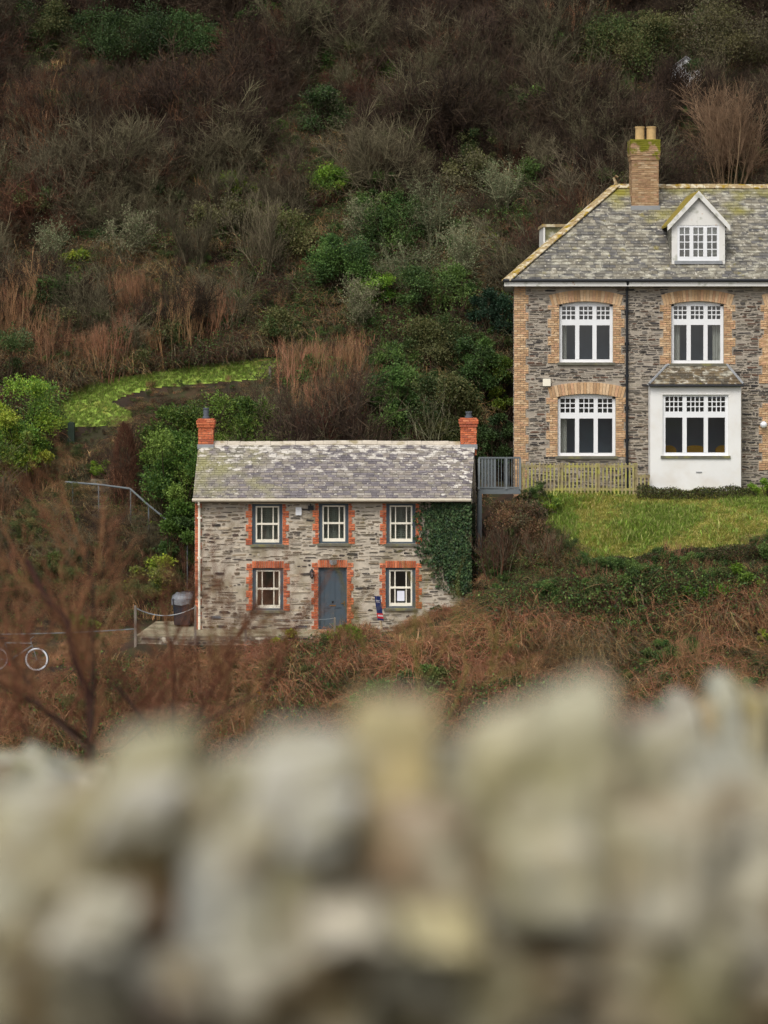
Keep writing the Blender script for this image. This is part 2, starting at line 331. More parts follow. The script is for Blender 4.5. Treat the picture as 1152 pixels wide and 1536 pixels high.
class Face:
    """a vertical wall face: origin, unit direction along the wall, outward normal"""
    def __init__(s, o, d, n): s.o = np.array(o, float); s.d = np.array(d, float); s.n = np.array(n, float)
    def p(s, u, v, k): return tuple(s.o + s.d * u + s.n * k + np.array((0, 0, v)))
    def block(s, mb, u0, u1, v0, v1, k0, k1, col, rng=None, ch=.008, jit=0):
        j = (lambda: rng.uniform(-jit, jit)) if jit else (lambda: 0)
        q0 = [(u0, v0), (u1, v0), (u1, v1), (u0, v1)]
        q0 = [(a + j(), b + j()) for a, b in q0]
        cu, cv = (u0 + u1) / 2, (v0 + v1) / 2
        q1 = [(a + math.copysign(ch, cu - a), b + math.copysign(ch, cv - b)) for a, b in q0]
        mb.add([s.p(a, b, k0) for a, b in q0] + [s.p(a, b, k1 + (rng.uniform(-.008, .008) if jit else 0)) for a, b in q1],
               [(4, 5, 6, 7), (0, 1, 5, 4), (1, 2, 6, 5), (2, 3, 7, 6), (3, 0, 4, 7)], col)
    def wall(s, mb, W, H, holes, th, top=None):
        """sheet with holes and reveals of depth th; holes (u0,u1,v0,v1)"""
        us = sorted({0, W} | {h[0] for h in holes} | {h[1] for h in holes}); vs = sorted({0, H} | {h[2] for h in holes} | {h[3] for h in holes})
        for a, b in zip(us, us[1:]):
            for c, d in zip(vs, vs[1:]):
                cu, cv = (a + b) / 2, (c + d) / 2
                if any(h[0] < cu < h[1] and h[2] < cv < h[3] for h in holes): continue
                mb.add([s.p(a, c, 0), s.p(b, c, 0), s.p(b, d, 0), s.p(a, d, 0)], [(0, 1, 2, 3)])
                mb.add([s.p(a, c, -th), s.p(b, c, -th), s.p(b, d, -th), s.p(a, d, -th)], [(3, 2, 1, 0)])
        for a, b, c, d in holes:
            for q in (((a, c), (b, c)), ((b, c), (b, d)), ((b, d), (a, d)), ((a, d), (a, c))):
                mb.add([s.p(*q[0], 0), s.p(*q[1], 0), s.p(*q[1], -th), s.p(*q[0], -th)], [(0, 1, 2, 3)])
    def stone(s, mb, u0, u1, v0, v1, k, col, rng, ch=.01):
        """one rough stone: a lopsided hexagon standing proud of the mortar"""
        h = v1 - v0; l = u1 - u0; e = min(l * .3, h * 1.2)
        a = rng.uniform(.15, .85); b = rng.uniform(.15, .85); r = lambda q: rng.uniform(0, q)
        P = [(u0 + r(e), v0 + r(h * .18)), (u1 - r(e), v0 + r(h * .22)), (u1, v0 + h * a), (u1 - r(e), v1 - r(h * .18)), (u0 + r(e), v1 - r(h * .22)), (u0, v0 + h * b)]
        cu, cv = (u0 + u1) / 2, (v0 + v1) / 2; tt = rng.gauss(0, .07); P = [(cu + (x - cu) - (y - cv) * tt, cv + (y - cv) + (x - cu) * tt * min(1, .16 / l)) for x, y in P]; q = 1 - min(.3, ch * 2 / max(h, .01)); ql = 1 - min(.25, ch * 2 / l)
        tl = rng.uniform(-.35, .35)
        mb.add([s.p(x, y, -.02) for x, y in P] + [s.p(cu + (x - cu) * ql, cv + (y - cv) * q, k * (1 + tl * (y - cv) / h)) for x, y in P],
               [(6, 7, 8, 9, 10, 11)] + [(n, (n + 1) % 6, (n + 1) % 6 + 6, n + 6) for n in range(6)], col)
    def rubble(s, mb, W, H, excl, rng, pal, hr=(.045, .13), lr=(.12, .5), gap=.014, prot=(.008, .032), topf=None, wav=.03, miss=.05):
        v = 0
        while v < H - .02:
            h = rng.uniform(*hr)
            if rng.random() < .1: h *= 1.5
            h = min(h, H - v)
            segs = [(0, W)]
            for e in excl:
                if e[2] < v + h * .75 and e[3] > v + h * .25:
                    ns = []
                    for a, b in segs:
                        if e[1] <= a or e[0] >= b: ns.append((a, b)); continue
                        if e[0] > a: ns.append((a, e[0]))
                        if e[1] < b: ns.append((e[1], b))
                    segs = ns
            for a, b in segs:
                u = a + rng.uniform(0, .01)
                while u < b - .03:
                    l = rng.uniform(*lr) * (1 if rng.random() < .8 else 1.6); l = min(l, b - u)
                    if b - u - l < .08: l = b - u
                    dv = wav * math.sin(u * 2.1 + v * 3) + rng.uniform(-.35, .35) * h * .5
                    if v < .05 or v + h > H - .05: dv = 0
                    g = gap * rng.uniform(.5, 1.3)
                    if rng.random() > miss and (topf is None or v + h < topf(u + l / 2)):
                        hh = h * rng.uniform(.6, 1.05)
                        if rng.random() < .3 and h > .06:
                            m_ = v + hh * rng.uniform(.35, .65); u2 = u + rng.uniform(0, .3) * l
                            s.stone(mb, u + g / 2, u + l - g / 2, v + g / 2 + dv, m_ - g / 3 + dv, rng.uniform(*prot), pick(rng, pal), rng)
                            s.stone(mb, u2 + g / 2, u + l - g / 2, m_ + g / 3 + dv, v + hh - g / 2 + dv, rng.uniform(*prot), pick(rng, pal), rng)
                        else:
                            s.stone(mb, u + g / 2, u + l - g / 2, v + g / 2 + dv, v + hh - g / 2 + dv, rng.uniform(*prot), pick(rng, pal), rng)
                    u += l
            v += h
    def bricks(s, mb, u0, u1, v0, v1, rng, pal, tooth=0, side=0, hb=.075, lb=.22, k=.03, gap=.009, per=3):
        """toothed pier of brick; side -1 / +1: the side that steps in by tooth every few courses; 0: none; 2: both"""
        n = max(1, round((v1 - v0) / hb)); hb = (v1 - v0) / n; ex = []
        for i in range(n):
            a, b = u0, u1
            if tooth and (i // per) % 2 == 1:
                if side in (-1, 2): a += tooth
                if side in (1, 2): b -= tooth
            va, vb = v0 + i * hb, v0 + (i + 1) * hb
            u = a - (lb / 2 if i % 2 else 0)
            while u < b - .01:
                p, q = max(a, u), min(b, u + lb)
                if q - p > .03: s.block(mb, p + gap / 2, q - gap / 2, va + gap / 2, vb - gap / 2, -.02, k + rng.uniform(-.003, .003), pick(rng, pal, .08), rng, ch=.003, jit=.0015)
                u += lb
            ex.append((a - .01, b + .01, va, vb))
        return ex
    def soldiers(s, mb, u0, u1, v0, v1, rng, pal, wb=.076, k=.032, gap=.009):
        n = max(1, round((u1 - u0) / wb)); wb = (u1 - u0) / n
        for i in range(n):
            s.block(mb, u0 + i * wb + gap / 2, u0 + (i + 1) * wb - gap / 2, v0, v1, -.02, k + rng.uniform(-.003, .003), pick(rng, pal, .08), rng, ch=.003, jit=.0015)
    def bx(s, mb, u0, u1, v0, v1, k0, k1, col=(1, 1, 1)):
        q = lambda k: [s.p(u0, v0, k), s.p(u1, v0, k), s.p(u1, v1, k), s.p(u0, v1, k)]
        mb.hexa(q(k1), q(k0), col)

def slates(mb, A, B, Cc, D, rows, wid, rng, pal, seam=.01, thick=.02, jitter=.006, skip=None):
    """A eave-left, B eave-right, Cc top-right, D top-left"""
    A, B, Cc, D = (np.array(p, float) for p in (A, B, Cc, D))
    n = np.cross(B - A, D - A); n /= np.linalg.norm(n)
    if n[2] < 0: n = -n
    for r in range(rows):
        t0, t1 = r / rows, min(1, (r + 1.35) / rows)
        l0, r0 = A + (D - A) * t0, B + (Cc - B) * t0; l1, r1 = A + (D - A) * t1, B + (Cc - B) * t1
        L0 = np.linalg.norm(r0 - l0); d = (r0 - l0) / max(L0, 1e-6)
        i = -rng.random() * wid
        up = (l1 - l0) - d * np.dot(l1 - l0, d)
        sl = np.dot(l1 - l0, d); sr = np.dot(r1 - r0, d)
        while i < L0 - .01:
            ww = wid * rng.uniform(.7, 1.25)
            a, b = max(0, i) + seam / 2, min(L0, i + ww) - seam / 2
            if b - a > .02 and not (skip and skip(l0 + d * (a + b) / 2)):
                a2 = max(a, sl); b2 = min(b, L0 + sr)
                if b2 - a2 < .005: a2 = b2 = min(max((a + b) / 2, sl), L0 + sr)
                dz = rng.uniform(-jitter, jitter)
                lo = thick + rng.uniform(-.003, .004)
                q = [l0 + d * a + up * dz, l0 + d * b + up * (dz + rng.uniform(-.004, .004)), l0 + d * b2 + up, l0 + d * a2 + up]
                vs = [q[0] + n * lo, q[1] + n * (lo + rng.uniform(-.003, .003)), q[2] + n * .002, q[3] + n * .002, q[0] - n * .005, q[1] - n * .005]
                mb.add(vs, [(0, 1, 2, 3), (4, 5, 1, 0), (0, 3, 4), (1, 5, 2)], pick(rng, pal, .12))
            i += ww

# ------------------------------------------------------------------ the cottage
def cottage():
    rng = random.Random(11)
    YF = 80.0; G = -9.32; s = F / YF
    X = lambda px: (px - CX) / s
    Zp = lambda py: (HY - py) / s
    XL, XR = X(292.5), X(705)
    W = XR - XL; H = Zp(749) - G
    t = Thing('stone_cottage', 'small two-storey slate stone cottage with red brick window surrounds, grey door and two red chimneys', 'cottage', ((XL + XR) / 2, YF + 2.6, G))
    fr = Face((XL, YF, G), (1, 0, 0), (0, -1, 0))
    U = lambda px: X(px) - XL
    V = lambda py: Zp(py) - G
    wins = [(378.3, 423.6, 756, 816.5, 'up'), (478.5, 522.6, 755, 815, 'up'), (579.6, 623.4, 755, 815.5, 'up'), (378.8, 425, 852, 915.2, 'lo'), (578.6, 623.2, 851.6, 912, 'note')]
    holes = [(U(a), U(b), V(d), V(c)) for a, b, c, d, k in wins]
    door = (U(477.6), U(520.2), 0.02, V(851))
    holes.append(door)
    # brick dressings
    ex = []
    for (a, b, c, d, k), h in zip(wins, holes):
        br = MB(); top = V(c) if k == 'up' else V(c) + .001
        ex += fr.bricks(br, h[0] - .215, h[0], h[2] - .02, h[3], rng, RED, .085, -1)
        if k == 'up': t.part('brick_jamb', br, M['red_brick']); br = MB()
        ex += fr.bricks(br, h[1], h[1] + .215, h[2] - .02, h[3], rng, RED, .085, 1)
        if k != 'up':
            fr.soldiers(br, h[0] - .02, h[1] + .02, h[3], h[3] + .225, rng, RED); ex.append((h[0] - .03, h[1] + .03, h[3], h[3] + .235))
            ex += fr.bricks(br, h[0] - .2, h[0] - .025, h[3] + .0, h[3] + .15, rng, RED); ex += fr.bricks(br, h[1] + .025, h[1] + .2, h[3], h[3] + .15, rng, RED)
        t.part('brick_jamb' if k == 'up' else 'brick_surround', br, M['red_brick'])
    br = MB()
    ex += fr.bricks(br, door[0] - .235, door[0], 0, door[3], rng, RED, .085, -1)
    ex += fr.bricks(br, door[1], door[1] + .235, 0, door[3], rng, RED, .085, 1)
    fr.soldiers(br, door[0] - .02, door[1] + .02, door[3], door[3] + .235, rng, RED); ex.append((door[0] - .03, door[1] + .03, door[3], door[3] + .24))
    ex += fr.bricks(br, door[0] - .22, door[0] - .025, door[3], door[3] + .15, rng, RED); ex += fr.bricks(br, door[1] + .025, door[1] + .22, door[3], door[3] + .15, rng, RED)
    t.part('brick_surround', br, M['red_brick']); br = MB()
    ex += fr.bricks(br, 0.0, .225, 0, H - .06, rng, RED, .1, 1)
    t.part('brick_quoin', br, M['red_brick'])
    # lime mortar wall sheet with holes, then the stones on it
    wl = MB()
    fr.wall(wl, W, H, holes, .42)
    XBL, XBR, YB = X(292.5) + .04, 3.2, YF + 5.2
    RID = Zp(0) * 0 + (HY - 664) * (YF + 2.6) / F
    # gable ends and back wall (gables meet the roof underside)
    ev = G + H
    wl.add([(XL, YF, G), (XBL, YB, G), (XBL, YB, ev), (-6.22, YF + 2.6, RID), (XL, YF, ev)], [(0, 4, 3, 2, 1)])
    wl.add([(XR, YF, G), (XBR, YB, G), (XBR, YB, ev), (3.04, YF + 2.6, RID), (XR, YF, ev)], [(0, 1, 2, 3, 4)])
    wl.add([(XBL, YB, G), (XBR, YB, G), (XBR, YB, ev), (XBL, YB, ev)], [(0, 1, 2, 3)])
    wl.add([(XL + .01, YF + .43, ev - 1.95), (XR - .01, YF + .43, ev - 1.95), (XBR - .01, YB - .01, ev - 1.95), (XBL + .01, YB - .01, ev - 1.95)], [(0, 1, 2, 3)])
    wl.add([(XL + .01, YF + .43, G + .03), (XR - .01, YF + .43, G + .03), (XBR - .01, YB - .01, G + .03), (XBL + .01, YB - .01, G + .03)], [(0, 1, 2, 3)])
    wo = t.part('wall', wl, M['mortar'])
    st = MB()
    for h, k in zip(holes, [w_[4] for w_ in wins] + ['door']):
        ex.append((h[0], h[1], h[2] - (.0 if k == 'door' else .09), h[3]))
        if k != 'door': ex.append((h[0] - .07, h[1] + .07, h[2] - .12, h[2]))
        if k == 'up': ex.append((h[0] - .28, h[1] + .25, h[3], H))
    fr.rubble(st, W - .01, H - .01, ex, rng, COT_STONE, gap=.026, lr=(.1, .46), hr=(.05, .15), miss=.16, prot=(.002, .036), wav=.06)
    ga = Face((XL, YF, G), ((XBL - XL) / 5.2, 1, 0), (-1, 0, 0)); gb = Face((XR, YF, G), ((XBR - XR) / 5.2, 1, 0), (1, -.1, 0))
    tf = lambda u: H + (RID - ev) * (1 - abs(u - 2.6) / 2.6) - .03
    ga.rubble(st, 5.19, H + 1.9, [], rng, COT_STONE, topf=tf); gb.rubble(st, 5.19, H + 1.9, [], rng, COT_STONE, topf=tf)
    t.part('stonework', st, M['rubble'], wo)
    # windows
    for (a, b, c, d, k), h in zip(wins, holes):
        f = MB(); u0, u1, v0, v1 = h; fw = .105; k0, k1 = -.16, -.045
        fr.bx(f, u0, u0 + fw, v0, v1, k0, k1); fr.bx(f, u1 - fw, u1, v0, v1, k0, k1)
        fr.bx(f, u0 + fw, u1 - fw, v1 - .07, v1, k0, k1); fr.bx(f, u0 + fw, u1 - fw, v0, v0 + .055, k0, k1)
        wn = t.part('window', f, M['blue_grey'])
        sa = MB(); a0, a1, b0, b1 = u0 + fw, u1 - fw, v0 + .055, v1 - .07; mid = (b0 + b1) / 2 + .01; m0, m1 = -.14, -.07
        fr.bx(sa, a0, a0 + .05, b0, b1, m0, m1); fr.bx(sa, a1 - .05, a1, b0, b1, m0, m1)
        fr.bx(sa, a0 + .05, a1 - .05, b0, b0 + .1, m0, m1); fr.bx(sa, a0 + .05, a1 - .05, b1 - .05, b1, m0, m1)
        fr.bx(sa, a0 + .05, a1 - .05, mid - .03, mid + .03, m0, m1 + .006)
        for q in (.26, .74):
            uu = a0 + (a1 - a0) * q
            fr.bx(sa, uu - .017, uu + .017, b0 + .1, mid - .03, m0 + .02, m1 - .01); fr.bx(sa, uu - .017, uu + .017, mid + .03, b1 - .05, m0 + .02, m1 - .01)
        t.part('sash', sa, M['cream'], wn)
        gp = MB(); gp.add([fr.p(a0, b0, -.118), fr.p(a1, b0, -.118), fr.p(a1, b1, -.118), fr.p(a0, b1, -.118)], [(0, 1, 2, 3)]); t.part('pane', gp, M['glass'], wn)
        sl = MB(); fr.bx(sl, u0 - .06, u1 + .06, v0 - .085, v0 - .001, -.1, .07); t.part('sill', sl, M['sill'], wn)
        if k == 'up':
            sh = MB(); ws = (a1 - a0) / 4
            for q in range(4):
                x0 = a0 + ws * q; x1 = x0 + ws
                fr.bx(sh, x0 + .004, x0 + .03, b0, b1, -.3, -.26); fr.bx(sh, x1 - .03, x1 - .004, b0, b1, -.3, -.26)
                y = b0 + .05
                while y < b1 - .05:
                    fr.bx(sh, x0 + .03, x1 - .03, y, y + .035, -.31 + .03, -.265); y += .062
            t.part('shutter', sh, M['shutter'], wn)
            li = MB(); fr.bx(li, u0 - .2, u1 + .2, v1 + .0, v1 + .07, -.1, .035); t.part('lintel', li, M['stone_cream'], wn)
        else:
            for q0, q1 in ((a0 - .05, a0 + .16), (a1 - .16, a1 + .05)):
                cu = MB(); n = 9
                p = [(q0 + (q1 - q0) * i / n, -.3 - .025 * math.sin(i * 2.1)) for i in range(n + 1)]
                for (ua, ka), (ub, kb) in zip(p, p[1:]):
                    cu.add([fr.p(ua, b0 - .1, ka), fr.p(ub, b0 - .1, kb), fr.p(ub, b1, kb), fr.p(ua, b1, ka)], [(0, 1, 2, 3)])
                t.part('curtain', cu, M['beige_cloth'], wn)
        if k == 'note':
            no = MB(); fr.bx(no, U(595.7), U(606.8), V(902), V(886.8), -.116, -.113); t.part('notice', no, M['paper'], wn)
    # the dark lining behind the windows
    # door with frame, panels, knocker, letter plate, handle
    u0, u1, v0, v1 = door; df = MB()
    fr.bx(df, u0, u0 + .05, v0, v1, -.16, -.05); fr.bx(df, u1 - .05, u1, v0, v1, -.16, -.05); fr.bx(df, u0 + .05, u1 - .05, v1 - .05, v1, -.16, -.05)
    d = MB(); a0, a1 = u0 + .05, u1 - .05; top = v1 - .05
    fr.bx(d, a0, a1, v0, top, -.15, -.11)
    rail = [(v0, v0 + .2), (.78 + v0, .92 + v0), (top - .11, top)]
    for q0, q1 in rail: fr.bx(d, a0, a1, q0, q1, -.11, -.09)
    cu_ = (a0 + a1) / 2
    for q0, q1 in ((a0, a0 + .13), (cu_ - .07, cu_ + .07), (a1 - .13, a1)):
        fr.bx(d, q0, q1, v0 + .2, .78 + v0, -.11, -.09); fr.bx(d, q0, q1, .92 + v0, top - .11, -.11, -.09)
    do = t.part('door', d, M['blue_grey']); t.part('door_frame', df, M['blue_grey'], do)
    q = MB(); fr.bx(q, cu_ - .1, cu_ + .1, v0 + .83, v0 + .865, -.09, -.08); t.part('letter_plate', q, M['brass'], do)
    q = MB(); fr.bx(q, a1 - .13, a1 - .02, v0 + .915, v0 + .935, -.075, -.055); q.lathe(0, 0, [(0, 0)], 3) if 0 else fr.bx(q, a1 - .045, a1 - .02, v0 + .85, v0 + 1.0, -.09, -.075); t.part('handle', q, M['brass'], do)
    q = MB(); fr.bx(q, cu_ - .03, cu_ + .03, v0 + .97, v0 + 1.0, -.09, -.06); fr.bx(q, cu_ - .02, cu_ + .02, v0 + .93, v0 + .97, -.09, -.07); t.part('knocker', q, M['black'], do)
    q = MB(); fr.bx(q, u0, u1, 0, .019, -.3, .12); t.part('doorstep', q, M['step_stone'])
    # plaque, lantern, boxes, vents
    q = MB(); pts = [(U(494.3), V(840.2)), (U(505.2), V(840.2)), (U(505), V(845.4)), (U(501), V(847.4)), (U(496.5), V(847.2)), (U(494.5), V(844.5))][::-1]
    q.add([fr.p(a, b, .055) for a, b in pts] + [fr.p(a, b, .02) for a, b in pts], [tuple(range(5, -1, -1)), tuple(range(6, 12))] + [(i, (i + 1) % 6, (i + 1) % 6 + 6, i + 6) for i in range(6)]); t.part('name_plaque', q, M['lead'])
    q = MB(); cx, cy, cz = X(468), YF - .14, Zp(868)
    q.lathe(cx, cy, [(.012, cz), (.03, cz + .02), (.05, cz + .06)], 8); q.lathe(cx, cy, [(.085, cz + .22), (.05, cz + .28), (.015, cz + .33)], 8)
    for j in range(6): an = j * math.pi / 3; q.tube([(cx + .05 * math.cos(an), cy + .05 * math.sin(an), cz + .06), (cx + .075 * math.cos(an), cy + .075 * math.sin(an), cz + .22)], .006, 4)
    q.tube([(cx, YF, cz + .1), (cx, cy + .05, cz + .04), (cx, cy, cz + .01)], .012, 6)
    lo = t.part('wall_lantern', q, M['black']); q = MB(); q.lathe(cx, cy, [(.042, cz + .065), (.066, cz + .218)], 8); t.part('lantern_glass', q, M['glass'], lo)
    q = MB(); fr.bx(q, U(443.6), U(452.4), V(772.5), V(760.6), .0, .09); t.part('alarm_box', q, M['white_paint'])
    q = MB(); fr.bx(q, U(462), U(470.6), V(764.6), V(758.2), .0, .1); q.tube([fr.p(U(466), V(758), .05), fr.p(U(465), V(755.5), .04)], .02, 5); t.part('hopper_head', q, M['black'])
    for a, b, c, dd in ((316, 331, 924, 927.6), (443, 461, 938.4, 941)):
        q = MB(); fr.bx(q, U(a), U(b), V(dd), V(dd) + .03, .0, .045); fr.bx(q, U(a), U(b), V(dd) + .045, V(c), 0, .04); t.part('air_brick', q, M['dark_grey'])
    # roof: solid under-slab, slates, ridge tiles
    e0, e1, rr0, rr1 = (-6.225, 79.72, -4.985), (2.825, 79.72, -4.985), (3.08, 82.6, -3.225), (-6.24, 82.6, -3.225)
    b0_, b1_ = (-6.2, 85.48, -4.985), (3.33, 85.48, -4.985)
    rf = MB(); dn = lambda p, z=.05: (p[0], p[1], p[2] - z)
    rf.hexa([dn(e0, .07), dn(e1, .07), dn(rr0, .07), dn(rr1, .07)], [dn(e0, .012), dn(e1, .012), dn(rr0, .012), dn(rr1, .012)])
    rf.hexa([dn(rr1, .07), dn(rr0, .07), dn(b1_, .07), dn(b0_, .07)], [dn(rr1, .012), dn(rr0, .012), dn(b1_, .012), dn(b0_, .012)])
    ro = t.part('roof', rf, M['black'])
    SL = [(122, 115, 114), (136, 129, 124), (106, 100, 102), (146, 139, 130), (128, 121, 111), (112, 106, 108), (140, 131, 122)]
    sm = MB(); slates(sm, e0, e1, rr0, rr1, 26, .24, rng, SL); slates(sm, b1_, b0_, rr1, rr0, 26, .24, rng, SL)
    t.part('slates', sm, M['slate'], ro)
    rt = MB(); x = -5.75
    while x < 2.55:
        l = rng.uniform(.4, .52); l = min(l, 2.56 - x); z = -3.225 + .05 + rng.uniform(-.008, .012) - .012 * math.sin((x + 6) * .9)
        q0 = [(x, 82.6 - .17, z - .12), (x, 82.6, z), (x, 82.6, z - .03), (x, 82.6 - .16, z - .15)]; q1 = [(x + l - .01, p[1], p[2]) for p in q0]
        rt.hexa(q0, q1); q0 = [(p[0], 165.2 - p[1], p[2] + .002) for p in q0]; q1 = [(x + l - .01, p[1], p[2]) for p in q0]; rt.hexa(q0, q1); x += l
    t.part('ridge_tiles', rt, M['ridge'], ro)
    # verge boards, gutter, downpipe
    q = MB(); q.tube([(-6.23, 79.66, -4.985), (2.83, 79.66, -4.985)], .055, 8); t.part('gutter', q, M['stone_cream'], smooth=False)
    q = MB(); q.box(XL, XR, 79.93, 79.965, -5.1, -4.95); t.part('fascia', q, M['stone_cream'])
    q = MB(); xx = X(299.3); q.tube([(xx, 79.66, -5.02), (xx, 79.7, -5.12), (xx, 79.9, -5.25), (xx, 79.9, G + .06), (xx, 79.84, G + .03)], .042, 8)
    for z in (-5.6, -6.9, -8.2): q.box(xx - .07, xx + .07, 79.87, 79.98, z, z + .05)
    t.part('downpipe', q, M['cream'])
    # chimneys
    for a, b, pa, pb, ptop, cap in ((297.5, 319.5, 303.4, 313, 612, 628), (691.6, 714.6, 698.5, 708.5, 617.5, 627)):
        Yc = 82.35; sc = F / Yc; x0, x1 = (a - CX) / sc, (b - CX) / sc; zt = (HY - cap) / sc; zb = -3.65
        cm = MB(); y0, y1 = Yc, Yc + .55
        cm.box(x0 + .01, x1 - .01, y0 + .01, y1 - .01, zb, zt - .05, lin((150, 120, 100)))
        def shaft(x0, x1, y0, y1, z0, z1):
            for o_, d_, n_, L_ in (((x0, y0, z0), (1, 0, 0), (0, -1, 0), x1 - x0), ((x1, y0, z0), (0, 1, 0), (1, 0, 0), y1 - y0), ((x1, y1, z0), (-1, 0, 0), (0, 1, 0), x1 - x0), ((x0, y1, z0), (0, -1, 0), (-1, 0, 0), y1 - y0)):
                Face(o_, d_, n_).bricks(cm, 0, L_, 0, z1 - z0, rng, RED, k=.006)
        shaft(x0, x1, y0, y1, zb, zt - .3)
        shaft(x0 - .035, x1 + .035, y0 - .035, y1 + .035, zt - .3, zt - .2); cm.box(x0 - .03, x1 + .03, y0 - .03, y1 + .03, zt - .295, zt - .205, lin((170, 90, 60)))
        shaft(x0 - .06, x1 + .06, y0 - .06, y1 + .06, zt - .2, zt - .05); cm.box(x0 - .055, x1 + .055, y0 - .055, y1 + .055, zt - .2, zt - .052, lin((170, 90, 60)))
        shaft(x0 - .02, x1 + .02, y0 - .02, y1 + .02, zt - .05, zt); cm.box(x0 - .015, x1 + .015, y0 - .015, y1 + .015, zt - .05, zt - .002, lin((160, 90, 64)))
        co = t.part('chimney', cm, M['red_brick'])
        q = MB(); pcx = ((pa + pb) / 2 - CX) / sc; pr = (pb - pa) / sc / 2; pz = (HY - ptop) / sc
        q.lathe(pcx, Yc + .27, [(pr * 1.15, zt - .002), (pr * 1.15, zt + .05), (pr * .85, zt + .07), (pr * .85, pz - .05), (pr, pz - .045), (pr, pz), (pr * .8, pz)], 12); t.part('flue_pot', q, M['dark_grey'], co)
        q = MB(); zr = -3.225 - (82.6 - Yc) * .611
        q.box(x0 - .03, x1 + .03, y0 - .05, y0 - .002, zr - .06, zr + .1); t.part('flashing', q, M['lead'], co)
    return t
cottage()

# ------------------------------------------------------------------ the villa
def villa():
    rng = random.Random(5)
    YF = 84.0; G = -5.12; s = F / YF
    X = lambda px: (px - CX) / s
    Zp = lambda py: (HY - py) / s
    XL, XR = X(771), 17.5; W = XR - XL; H = Zp(426) - G; YB = 92.0
    t = Thing('stone_house', 'large grey stone house with buff brick surrounds, white bay window and hipped slate roof', 'house', ((XL + XR) / 2, 88, G))
    fr = Face((XL, YF, G), (1, 0, 0), (0, -1, 0))
    U = lambda px: X(px) - XL
    V = lambda py: Zp(py) - G
    # openings: x0, x1, crown, spring, bottom, curtains
    wins = [(839, 919.4, 452.5, 457, 543.5, 'L'), (836.6, 923.4, 591, 595.5, 684, 'L2'), (1007, 1085.6, 452, 456.5, 545, 'B'), (1158, 1236, 452, 456.5, 545, 'B'), (1172, 1252, 591, 595.5, 684, 'B')]
    holes = [(U(a), U(b), V(e), V(c)) for a, b, c, d, e, k in wins]
    bay = (U(990), U(1096), 0.6, V(584))
    br = MB(); ex = [(0, .001, 0, 0)]
    ex += fr.bricks(br, 0, .5, .0, H, rng, BUFF, .1, 1, per=4); t.part('brick_quoin', br, M['buff_brick'])
    for (a, b, c, d, e, k), h in zip(wins, holes):
        br = MB()
        ex += fr.bricks(br, h[0] - .4, h[0], h[2] - .03, V(d) - .02, rng, BUFF, .12, -1, per=4)
        ex += fr.bricks(br, h[1], h[1] + .4, h[2] - .03, V(d) - .02, rng, BUFF, .12, 1, per=4)
        # segmental arch of voussoirs
        hw = (h[1] - h[0]) / 2; rise = V(c) - V(d); Rr = (hw * hw + rise * rise) / (2 * rise); uc = (h[0] + h[1]) / 2; vc = V(c) - Rr
        span = hw + .3; a0 = math.asin(min(.99, span / (Rr + .2))); n = 24; dep = .4
        for i in range(n):
            t0 = -a0 + 2 * a0 * i / n + .0012; t1 = -a0 + 2 * a0 * (i + 1) / n - .0012
            q = [(uc + r * math.sin(tt), vc + r * math.cos(tt)) for r, tt in ((Rr + .01, t0), (Rr + .01, t1), (Rr + dep, t1), (Rr + dep, t0))]
            br.add([fr.p(x, y, .034) for x, y in q] + [fr.p(x, y, -.14) for x, y in q], [(0, 1, 2, 3), (4, 5, 1, 0), (5, 6, 2, 1), (6, 7, 3, 2), (7, 4, 0, 3)], pick(rng, BUFF, .08))
        ex.append((h[0] - .33, h[1] + .33, V(d) - .03, V(d) + .3)); ex.append((h[0] - .1, h[1] + .1, V(d), V(c) + .4))
        t.part('brick_surround', br, M['buff_brick']); ex.append((h[0], h[1], h[2] - .1, h[3])); ex.append((h[0] - .08, h[1] + .08, h[2] - .12, h[2]))
    for a, b, c, d in ((1138, 1157.5, 502, 575), (1138, 1171.5, 605, 705)): br = MB(); ex += fr.bricks(br, U(a), U(b), V(d), V(c), rng, BUFF, .12, -1, per=4); t.part('brick_pier', br, M['buff_brick'])
    wl = MB(); fr.wall(wl, W, H, holes + [bay], .45); ev = G + H
    XK = XL + .47; wl.add([(XL, YF, G), (XK, YB, G), (XK, YB, ev), (XL, YF, ev)], [(0, 3, 2, 1)]); wl.add([(XR, YF, G), (XR, YB, G), (XR, YB, ev), (XR, YF, ev)], [(0, 1, 2, 3)])
    wl.add([(XK, YB, G), (XR, YB, G), (XR, YB, ev), (XK, YB, ev)], [(0, 1, 2, 3)])
    for z in (G + .35, G + 3.3, ev - .02): wl.add([(XL + .01, YF + .46, z), (XR - .01, YF + .46, z), (XR - .01, YB - .01, z), (XK + .01, YB - .01, z)], [(0, 1, 2, 3)])
    wl.add([(XL + .3, YF + 4, G), (XR - .01, YF + 4, G), (XR - .01, YF + 4, ev), (XL + .3, YF + 4, ev)], [(0, 1, 2, 3)])
    wo = t.part('wall', wl, M['villa_mortar'])
    rm = MB()  # added sheets close behind the openings, giving the panes a blue-grey tone
    for h in holes + [bay]: rm.add([(XL + h[0] - .5, YF + 1.7, G + h[2] - .6), (XL + h[1] + .5, YF + 1.7, G + h[2] - .6), (XL + h[1] + .5, YF + 1.7, G + h[3] + .25), (XL + h[0] - .5, YF + 1.7, G + h[3] + .25)], [(0, 1, 2, 3)])
    t.part('pane_backing', rm, M['pane_back'], wo)
    ex.append((U(975), U(1112), 0, V(578))); ex.append((U(1000), U(1090), V(578), V(548)))
    st = MB(); fr.rubble(st, W, H - .01, ex, rng, VIL_STONE, hr=(.035, .1), lr=(.1, .38), gap=.014, prot=(.002, .036), wav=.03, miss=.05)
